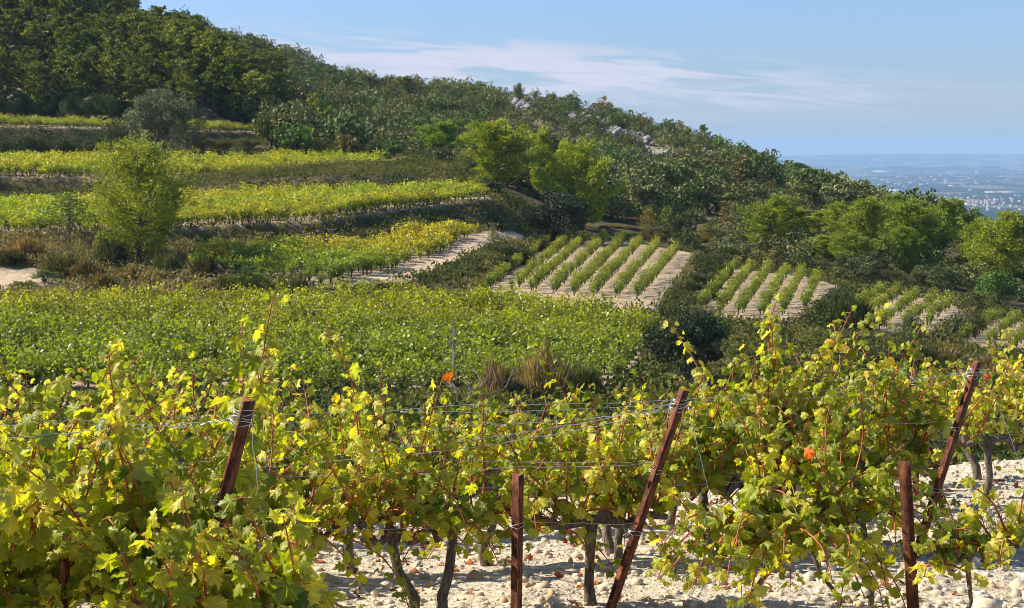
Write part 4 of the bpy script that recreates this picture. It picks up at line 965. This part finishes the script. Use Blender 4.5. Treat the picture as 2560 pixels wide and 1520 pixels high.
def leaves(g, P, A, Nn, s, C, LT_=None):
    LT_ = LT_ or globals()['LT_']
    A = norm(A); B = norm(np.cross(A, Nn)); Nn = np.cross(B, A); n = len(P); k = R.integers(0, len(LT_), n)
    for t in range(len(LT_)):
        m = np.where(k == t)[0]
        if not len(m): continue
        V, T, Q, xy = LT_[t]; nv = len(V)
        W3 = P[m][:, None]+s[m][:, None, None]*(V[None, :, :1]*B[m][:, None]+V[None, :, 1:2]*A[m][:, None]+V[None, :, 2:]*Nn[m][:, None])
        off = (np.arange(len(m))*nv)[:, None, None]
        g.add(W3.reshape(-1, 3), (Q[None]+off).reshape(-1, 4), (T[None]+off).reshape(-1, 3), np.repeat(C[m], nv, 0), np.tile(xy, (len(m), 1)))
def sticks(g, P0, P1, r):
    d = norm(P1-P0); u = norm(np.cross(d, [0.3, .2, 1])); w = np.cross(d, u); n = len(P0)
    ring = [u*r, (-.5*u+.87*w)*r, (-.5*u-.87*w)*r]
    V = np.stack([P0+q for q in ring]+[P1+q*.7 for q in ring], 1).reshape(-1, 3); o = (np.arange(n)*6)[:, None, None]
    Q = np.array([(0, 1, 4, 3), (1, 2, 5, 4), (2, 0, 3, 5)])[None]+o; g.add(V, Q.reshape(-1, 4))
DEEP, MID_, YEL, GOLD, ORG = map(np.array, [(.125, .175, .012), (.31, .355, .020), (.58, .54, .10), (.68, .48, .04), (.55, .13, .02)])
SLOPE = .2
RD_ = norm(np.array([1, SLOPE, 0.]))
def trellis_vine(X, Y, label, group, nsh=11, hgt=.85, size=1.0, lean=1.0, detail=True, low=0.3, yel=.45, tall=None, arms=.5, seed=None, wood=1.0, teeth=True):
    rng = np.random.default_rng(int(abs(X*131+Y*977)*100) if seed is None else seed)
    z0 = hz(X, Y); e = empty('trellised_vine', (X, Y, z0)); tag(e, label, 'grape vine', group)
    gt, gc, gl = Geo(), Geo(), Geo(); ch = .56+rng.normal()*.03
    # gnarled trunk and arms
    k = rng.normal(size=4)*.07
    tp = [(0, 0, -.12), (k[0], k[1]*.6, .12), (k[0]*.4+k[2], k[1], .28), (k[2]*1.3, k[3], .42), (k[2], k[3]*.6, ch)]
    tube(gt, tp, np.array([.052, .036, .029, .034, .046])*(.85+.3*rng.random())*wood, 9, rough=.22, rng=rng)
    starts = []
    for sg in (-1, 1):
        L_ = arms*(.8+.35*rng.random()); n = 7; pts = [np.array([k[2], k[3]*.6, ch-.02])]
        for i in range(1, n): pts.append(pts[0]+RD_*sg*L_*i/(n-1)+np.array([0, 1, 0])*rng.normal()*.02+np.array([0, 0, 1])*(rng.normal()*.018+.03*math.sin(i*1.7)))
        tube(gt, pts, wood*np.linspace(.036, .017, n)*(.8+.6*rng.random(n)), 8, rough=.34, rng=rng)
        for i in range(1, n):
            if rng.random() < .5: q = pts[i]+np.array([rng.normal()*.02, rng.normal()*.02, .055]); tube(gt, [pts[i], q], [.022, .012], 5, rough=.2, rng=rng)
            starts.append(pts[i])
    P_, A_, N_, S_, C_ = [], [], [], [], []; pa, pb = [], []
    tall = tall or []
    for j in range(nsh+len(tall)):
        st = starts[rng.integers(len(starts))]+np.array([0, 0, .03]); side = rng.choice((-1, 1))
        if j < nsh:
            L_ = hgt*(.65+.55*rng.random()); d = np.array([rng.normal()*.42, rng.normal()*.34*lean, .95]); drop = rng.random() < low
            if drop: d = np.array([rng.normal()*.8, side*.3*rng.random()-.3, .25]); g_ = -.75
            else: g_ = -.10*rng.random()
        else: L_, dx = tall[j-nsh]; d = np.array([dx, rng.normal()*.08, 1.0]); g_ = -.02; drop = False
        d = norm(d); n = max(int(L_/.075), 5); pts = [st]; b = rng.normal(size=3)*(.05 if j < nsh else .012)*np.array([1, .7, .1])
        for i in range(n):
            d = norm(d+b+np.array([0, 0, g_*(.35+i/n)])*.35+rng.normal(size=3)*.06); pts.append(pts[-1]+d*L_/n)
        pts = np.array(pts); tube(gc, pts, np.linspace(.0078, .0028, len(pts)), 5, C=(1, 1, 1), rng=rng)
        y0 = np.clip(rng.normal()*.26+yel, .05, .95)
        for i in range(1, len(pts)):
            if rng.random() < .10 and j < nsh: continue
            reps = 1 if rng.random() < .25 else (2 if rng.random() < .6 else 3)
            for q in range(reps):
                s_ = 1 if (i+q) % 2 else -1; pd = norm(np.array([s_*(.5+rng.random()*.6), rng.normal()*.7, .25+rng.normal()*.35]))
                pl = (.05+.05*rng.random())*(1-.4*i/len(pts)); b0 = pts[i]+(pts[i-1]-pts[i])*rng.random()*.3*(q > 0); e0 = b0+pd*pl
                pa.append(b0); pb.append(e0); P_.append(e0)
                A_.append(pd*.55+np.array([0, 0, -.75])+rng.normal(size=3)*.45)
                N_.append(np.array([pd[0]*.35, pd[1]*.5-.15, .65])+rng.normal(size=3)*.5)
                s0 = (.044+.040*rng.random())*size*(1-.50*(i/len(pts))**2)*(1 if q == 0 else .8); S_.append(s0)
                t = np.clip(y0+rng.normal()*.26+.12*(i/len(pts)), 0, 1); c = DEEP*(1-t*2)+MID_*t*2 if t < .5 else MID_*(2-2*t)+YEL*(2*t-1)
                u = rng.random()
                if u < .014: c = GOLD*(.7+.5*rng.random())
                elif u < .018: c = ORG*(.5+.8*rng.random())
                C_.append(c*(.8+.4*rng.random()))
    pa, pb = np.array(pa), np.array(pb)
    if detail: sticks(gc, pa, pb, .0024)
    leaves(gl, np.array(P_), np.array(A_), np.array(N_), np.array(S_), np.array(C_), None if teeth else LTS)
    obj('trunk', gt.mesh('vine_wood', [M_BARK], True), e); obj('canes', gc.mesh('vine_canes', [M_CANE], True), e)
    obj('foliage', gl.mesh('vine_leaves', [M_VLEAF], True, uv=True), e)
    return e

ROWS = [('front', -1.2, 6.5), ('second', 1.05, 8.6), ('third', 3.4, 10.6), ('fourth', 5.7, 12.6), ('fifth', 8.0, 14.4), ('sixth', 10.3, 16.2)]
def rowY(k, X): return ROWS[k][2]+SLOPE*(X-ROWS[k][1])
for k, (nm, xe, ye) in enumerate(ROWS):
    i = 0; x = min(xe-(.55 if k != 2 else .8), .40*ye+.8)
    while x > -.385*rowY(k, x)-.6:
        Y = rowY(k, x)+.10+R.normal()*.04
        upx = 1280+F_PX*x/Y
        if k == 5 or (k == 4 and 640 < upx < 1850): x -= .9; continue
        lab = f'{ORD[i]} trellised vine left of the leaning end post, {nm} trellis row' if k < 3 else f'{ORD[i]} trellised vine from the right edge, {nm} trellis row'
        hg, ns, sz, tl = .92, 18, 1.0, []
        if k == 0: sz, ns, hg = 1.36, 23, .92
        if k == 2 and x > 1.5: hg, ns, sz = 1.06, 26, 1.06
        if k == 1 and x < .6: ns = 27
        if k >= 3: ns, hg = 11, .80
        if k >= 1 and 880 < upx < 1560: hg *= .74
        trellis_vine(x, Y, lab, f'vines of the {nm} trellis row', ns, hg, sz, detail=k < 5, teeth=k < 3, tall=tl, low=(.55 if x < .3 else .30) if k < 2 else .14, yel=.44 if k != 2 else .24)
        x -= .86+R.random()*.16; i += 1
# vines with shoots standing high above the rest
def at_px_row(px, k):
    u = (px-1280)/F_PX; xe, ye = ROWS[k][1:]; X = u*(ye-SLOPE*xe)/(1-u*SLOPE); return X, rowY(k, X)
for px, k, tl, lab in [(440, 0, [(1.42, .10), (1.3, .16), (1.2, .04)], 'vine with a tall tuft of red shoots rising over the front trellis row'),
                       (262, 0, [(1.10, 0.0)], 'vine with one bare upright shoot and a drooping top leaf'), (30, 0, [(1.1, -.02)], 'vine at the far left edge with a curved upright shoot'),
                       (1010, 1, [(1.30, -.42), (1.0, -.1)], 'vine whose long shoot leans left over the lower vineyard'), (1560, 2, [(1.25, -.30)], 'vine with a slanting shoot left of the big leafy mound'),
                       (1790, 2, [(1.45, -.28), (1.3, .1)], 'vine with an arching shoot before the dark holm oak bush'), (2020, 2, [(1.62, -.05), (1.5, .05), (1.55, .12), (1.45, -.15)], 'tallest vine, its shoots peaking over the small terraces'),
                       (2190, 2, [(1.5, .02), (1.35, .1)], 'tall vine with two upright leafy shoots right of the tallest one'), (1960, 2, [(1.4, -.2), (1.35, .15)], 'bushy vine in the heart of the big leafy mound')]:
    X, Y = at_px_row(px, k); tl = [(l_*(.84 if k == 2 else 1.0), d_) for l_, d_ in tl]; trellis_vine(X, Y+.12, lab, None, 5, .8, 1.1 if k else 1.25, tall=tl, arms=.25, seed=px)
for i, (px, Y, hg, ns) in enumerate([(1900, 8.0, .70, 22), (2090, 8.1, .74, 22), (2185, 8.35, .70, 16), (2440, 7.7, .24, 9), (2560, 7.8, .40, 14)]):
    X = (px-1280)/F_PX*Y*1.02
    trellis_vine(X, Y, f'low vine on the stony ground, {ORD[i]} from the left beside the standing post', 'low vines beside the standing post', ns, hg, 1.05, low=.80, yel=.40, arms=.2, wood=.45)

trellis_vine(-1.30, 6.0, 'low leafy vine just in front of the nearest leaning post', None, 24, .62, 1.25, low=.35, yel=.48, arms=.3, seed=99, wood=.5)
def post(name, top, base, Y, label, w=.062, wires=(), rz=0.6):
    """angle-iron post between two picture points at distance Y; slightly uneven rusty profile"""
    a, b = at(*top, Y), at(*base, Y); zb = hz(b[0], Y)
    if b[2] > zb: b = b+(b-a)*((b[2]-zb)/(a[2]-b[2]))
    b = b+(b-a)*.12; L_ = np.linalg.norm(a-b); ax = (a-b)/L_
    t = .006; prof = np.array([(0, 0), (w, 0), (w, t), (t, t), (t, w), (0, w)])-w*.3
    g = Geo(); n = 12; V = []
    for i in range(n+1):
        q = prof*(1+.015*R.normal())+R.normal(size=2)*.0006; V.append(np.c_[q, np.full(6, L_*i/n)])
    V = np.concatenate(V); Q = [(i*6+j, i*6+(j+1) % 6, (i+1)*6+(j+1) % 6, (i+1)*6+j) for i in range(n) for j in range(6)]
    c = n*6; g.add(V, Q+[(c, c+1, c+2, c+3), (c, c+3, c+4, c+5)])
    o = obj(name, g.mesh(name, [M_RUST]))
    q = Vector(ax).to_track_quat('Z', 'Y'); o.rotation_mode = 'QUATERNION'
    from mathutils import Quaternion
    o.rotation_quaternion = q @ Quaternion((0, 0, 1), rz); o.location = b
    tag(o, label, 'post')
    for hpos in wires:                                   # wire lashed round the post
        gw = Geo(); nt = 5 if hpos > .9 else 2; th = np.linspace(0, nt*2*math.pi, nt*14)
        r = w*.62; pts = np.stack([w*.12+np.cos(th)*r, w*.12+np.sin(th)*r, L_*hpos+(th/th[-1]-.5)*.05*nt*.35+.006*np.sin(th*2.3)], 1)
        tube(gw, pts, .0022, 4)
        if hpos > .9:
            pts = [(w*.9, 0, L_*hpos), (w*1.0, -.01, L_*hpos-.04), (w*.86, -.012, L_*hpos-.10), (w*.95, 0, L_*hpos-.15)]; tube(gw, pts, .0026, 4)
        obj('wire_tie', gw.mesh('wire_tie', [M_WIRE], True), o)
    return o
RZP = math.pi*.25
post('steel_post', (622, 1000), (425, 1782), 6.3, 'leaning rusty end post nearest the camera, wire lashed round its top', .074, (.955, .72), RZP+.2)
post('steel_post', (1712, 975), (1512, 1568), 8.2, 'leaning rusty end post in the middle with several wires tied on', .066, (.945, .70, .47), RZP+.1)
post('steel_post', (2446, 905), (2292, 1388), 10.1, 'leaning rusty end post at the right above the stony ground', .066, (.95, .70, .42), RZP)
post('steel_post', (1298, 1186), (1292, 1620), 7.9, 'upright rusty post in the second row, seen against the stones', .068, (.75,), RZP+.4)
post('steel_post', (2256, 1150), (2284, 1610), 7.75, 'upright rusty post on the right, half wrapped in low leaves', .066, (), RZP+.3)
post('steel_post', (158, 1400), (172, 1790), 6.2, 'short rusty post under the cordon at the left edge of the front row', .05, (), RZP)
post('steel_post', (92, 1014), (104, 1500), 8.6, 'dark post top hidden among leaves at the far left', .034, (), RZP)
post('steel_post', (2284, 925), (2290, 1250), 12.9, 'dark post top poking out between wires left of the right end post', .062, (.93,), RZP)
post('steel_post', (2330, 1120), (2362, 1312), 12.1, 'thin short post crossing behind the right end post', .05, (), RZP)
post('steel_post', (1948, 1120), (1957, 1384), 10.2, 'small post under the big leafy mound', .05, (), RZP)
post('steel_post', (1752, 1150), (1752, 1330), 12.0, 'short dark post behind the middle end post', .05, (), RZP)

def wire(pts, label, r=.0021, wob=.006, group='trellis wires'):
    P = [np.array(p, float) for p in pts]; out = []
    for a, b in zip(P[:-1], P[1:]):
        n = 14; L_ = np.linalg.norm(b-a)
        for i in range(n):
            t = i/n; out.append(a+(b-a)*t+np.array([0, 0, -.012*L_*4*t*(1-t)])+R.normal(size=3)*wob*.5*(i > 0))
    out.append(P[-1]); g = Geo(); tube(g, out, r, 4)
    o = obj('trellis_wire', g.mesh('trellis_wire', [M_WIRE], True)); tag(o, label, 'wire', group)
def on_row(k, px, py):
    X, Y = at_px_row(px, k); return at(px, py, Y)
wire([at(1690, 1008, 8.5), on_row(1, 1300, 1082), on_row(1, 900, 1130), on_row(1, 300, 1160), on_row(1, -60, 1180)], 'uppermost wire running left from the middle end post')
wire([at(1680, 1020, 8.5), on_row(1, 1300, 1100), on_row(1, 860, 1150), on_row(1, 200, 1190)], 'second wire from the top of the middle end post')
wire([at(1688, 1012, 8.5), on_row(1, 1480, 1046), on_row(1, 1200, 1060), on_row(1, 1060, 1075)], 'loose twisted wire just under the uppermost one', wob=.02)
wire([at(1650, 1158, 8.5), on_row(1, 1302, 1166), on_row(1, 700, 1190), on_row(1, 0, 1220)], 'middle wire of the middle end post')
wire([at(1650, 1152, 8.5), on_row(1, 1520, 1154), on_row(1, 1180, 1150), on_row(1, 1100, 1148)], 'paired middle wire reaching the upright post')
wire([at(1600, 1308, 8.5), on_row(1, 1312, 1302), on_row(1, 700, 1325), on_row(1, 0, 1350)], 'lowest wire of the middle end post, over the stones')
wire([at(2440, 925, 10.5), on_row(2, 2200, 960), on_row(2, 1900, 985), on_row(2, 1200, 1010), on_row(2, 300, 1040)], 'uppermost wire from the right end post')
wire([at(2436, 940, 10.5), on_row(2, 2160, 984), on_row(2, 1800, 1000), on_row(2, 1000, 1030)], 'second wire from the top of the right end post')
wire([at(2434, 930, 10.5), on_row(2, 2300, 946), on_row(2, 2180, 944), on_row(2, 1900, 946)], 'upper stray wire left of the right end post', wob=.015)
wire([at(2385, 1052, 10.5), on_row(2, 2200, 1058), on_row(2, 1850, 1064), on_row(2, 1000, 1090)], 'middle wire of the right end post')
wire([at(2338, 1186, 10.5), on_row(2, 2270, 1190), on_row(2, 1950, 1200), on_row(2, 1000, 1215)], 'lowest wire of the right end post')
wire([at(2448, 930, 10.5), on_row(2, 2600, 932)], 'wire running right from the top of the right end post')
wire([at(605, 1042, 6.42), on_row(0, 500, 1058), on_row(0, 220, 1075), on_row(0, -60, 1100)], 'wire running left from the top of the nearest post')
wire([at(600, 1040, 6.42), on_row(0, 480, 1066), on_row(0, 200, 1050), on_row(0, -60, 1060)], 'second slack wire from the top of the nearest post', wob=.015)
wire([on_row(0, 430, 1448), on_row(0, 100, 1442), on_row(0, -60, 1450)], 'low wire along the cordon of the front row')
wire([at(1720, 1015, 8.5), at(1790, 1300, 8.4), atz(1865, 1492, -2.85)], 'thin anchor wire slanting down from the middle end post', .0016, group='anchor wires')
wire([at(2452, 930, 10.5), at(2500, 1020, 10.5), atz(2640, 1400, -3.0)], 'thin anchor wire slanting down from the right end post', .0016, group='anchor wires')
wire([at(628, 1040, 6.45), at(648, 1260, 6.4), atz(760, 1720, -2.6)], 'thin anchor wire hanging down from the nearest post', .0016, group='anchor wires')

def stones():
    V0, F0 = ICO; g = Geo(); n = 15000
    Y = 5.8+(R.random(n)**1.3)*10.5; X = (R.random(n)-.5)*.80*Y; Z = height(X, Y)
    s = .007+.038*R.random(n)**3.0+.055*(R.random(n) < .035)*R.random(n)
    sh = 1+.55*(R.random((n, 12, 1))-.5); asp = .55+.6*R.random((n, 1, 3)); asp[:, :, 2] *= .8
    V = V0[None]*sh*asp*s[:, None, None]+np.stack([X, Y, Z+s*.12], 1)[:, None]
    F = F0[None]+(np.arange(n)*12)[:, None, None]; c = (.72+.5*R.random((n, 1, 1)))*np.ones((n, 12, 3)); c = c*(1-(R.random((n, 1, 1)) < .06)*np.array([.12, .30, .48]))
    g.add(V.reshape(-1, 3), None, F.reshape(-1, 3), c.reshape(-1, 3))
    tag(obj('gravel', g.mesh('gravel', [M_STONE2])), 'broken pale limestone gravel between the trellis rows', kind='stuff')
    for i, (px, py, w, lab) in enumerate([(2440, 1272, 56, 'big angular white stone right of the right end post'), (1785, 1448, 48, 'cream stone block left of the low vines'), (1600, 1432, 34, 'rounded pale stone at the foot of the middle gap'),
            (1620, 1440, 24, 'small pale stone touching the rounded one'), (2385, 1268, 26, 'pale stone left of the big angular one'), (2470, 1290, 34, 'flat pale stone right below the big angular one'), (1515, 1468, 40, 'flat cream stone beside the base of the middle end post'),
            (2335, 1330, 30, 'white stone at the foot of the right end post'), (2545, 1470, 60, 'large cream stone in the bottom right corner'), (1405, 1340, 40, 'tan stone under the hanging cordon wood'), (2080, 1215, 30, 'pale stone behind the low vines'), (1860, 1378, 24, 'small white stone right of the small post')]):
        p = atz(px, py, -2.95)
        for _ in range(6): p = atz(px, py, hz(p[0], p[1]))
        sz = w*p[1]/F_PX*.62; me = rock_mesh('stone', 700+i, 1, 0, 0, sz, M_STONE2)
        o = obj('stone', me); o.location = (p[0], p[1], p[2]-sz*.25); tag(o, lab, 'stone', 'larger stones on the gravel')
    g = Geo(); n = 420; Y = 7+R.random(n)*7; X = (R.random(n)*.66-.22)*Y; Z = height(X, Y)
    pk = fbm(X/.5, Y/.5, 2, 3) > .05; X, Y, Z = X[pk], Y[pk], Z[pk]; n = len(X)
    leaves(g, np.stack([X, Y, Z+.015], 1), R.normal(size=(n, 3))*np.array([1, 1, .15]), np.array([0, 0, 1.])+R.normal(size=(n, 3))*.5, .03+.035*R.random(n), np.array([.42, .14, .05])*(.5+.8*R.random((n, 1)))*np.array([1, 1, 1]))
    tag(obj('fallen_leaves', g.mesh('fallen_leaves', [M_DLEAF], True, uv=True)), 'dry rust-brown vine leaves lying on the gravel', kind='stuff')
    g = Geo()
    for px, py in [(2360, 1330), (2400, 1345), (2440, 1340), (2480, 1330), (2520, 1350), (2420, 1370), (2500, 1400), (2380, 1400), (2460, 1400), (1690, 1480), (1720, 1500)]:
        p = atz(px, py, -2.97); n = 16; c = np.array([p[0], p[1], hz(p[0], p[1])])
        for j in range(n):
            d = norm(np.array([R.normal()*.28, R.normal()*.28, 1])); L_ = .15+.38*R.random(); tube(g, [c+R.normal(size=3)*[.05, .05, 0], c+d*L_*.6, c+d*L_+np.array([d[0]*.06, 0, -.02])], [.0022, .0018, .0006], 3, C=(.16, .19, .06))
    tag(obj('wild_grass', g.mesh('wild_grass', [M_GRASS])), 'thin upright green stems on the gravel at the right', kind='stuff')
M_STONE2 = solid_mat('limestone_gravel', (.56, .45, .30), (.74, .64, .47), 11, .95, .5, 60, attr=True)
M_DLEAF = leaf_mat('dead_leaf', .7, .2, .2, (1.2, 1, .5))
stones()

# ------------------------------------------------------------------ the air
def haze():
    import bmesh
    bm = bmesh.new(); bmesh.ops.create_cube(bm, size=1.0); me = bpy.data.meshes.new('haze'); bm.to_mesh(me); bm.free()
    o = obj('haze', me); top, bot = 190.0, -420.0
    o.scale = (90000, 44000, top-bot); o.location = (0, 15000, (top+bot)/2)
    m = bpy.data.materials.new('haze'); m.use_nodes = True; nt = m.node_tree; nt.nodes.clear()
    out = nt.nodes.new('ShaderNodeOutputMaterial'); v = nt.nodes.new('ShaderNodeVolumePrincipled')
    v.inputs['Color'].default_value = (.48, .72, 1.0, 1); v.inputs['Density'].default_value = HAZE_D; v.inputs['Anisotropy'].default_value = .0
    nt.links.new(v.outputs[0], out.inputs['Volume']); me.materials.append(m)
    tag(o, 'thin blue haze lying over the plain and the far hills', kind='stuff')
HAZE_D = 0.000062
haze()
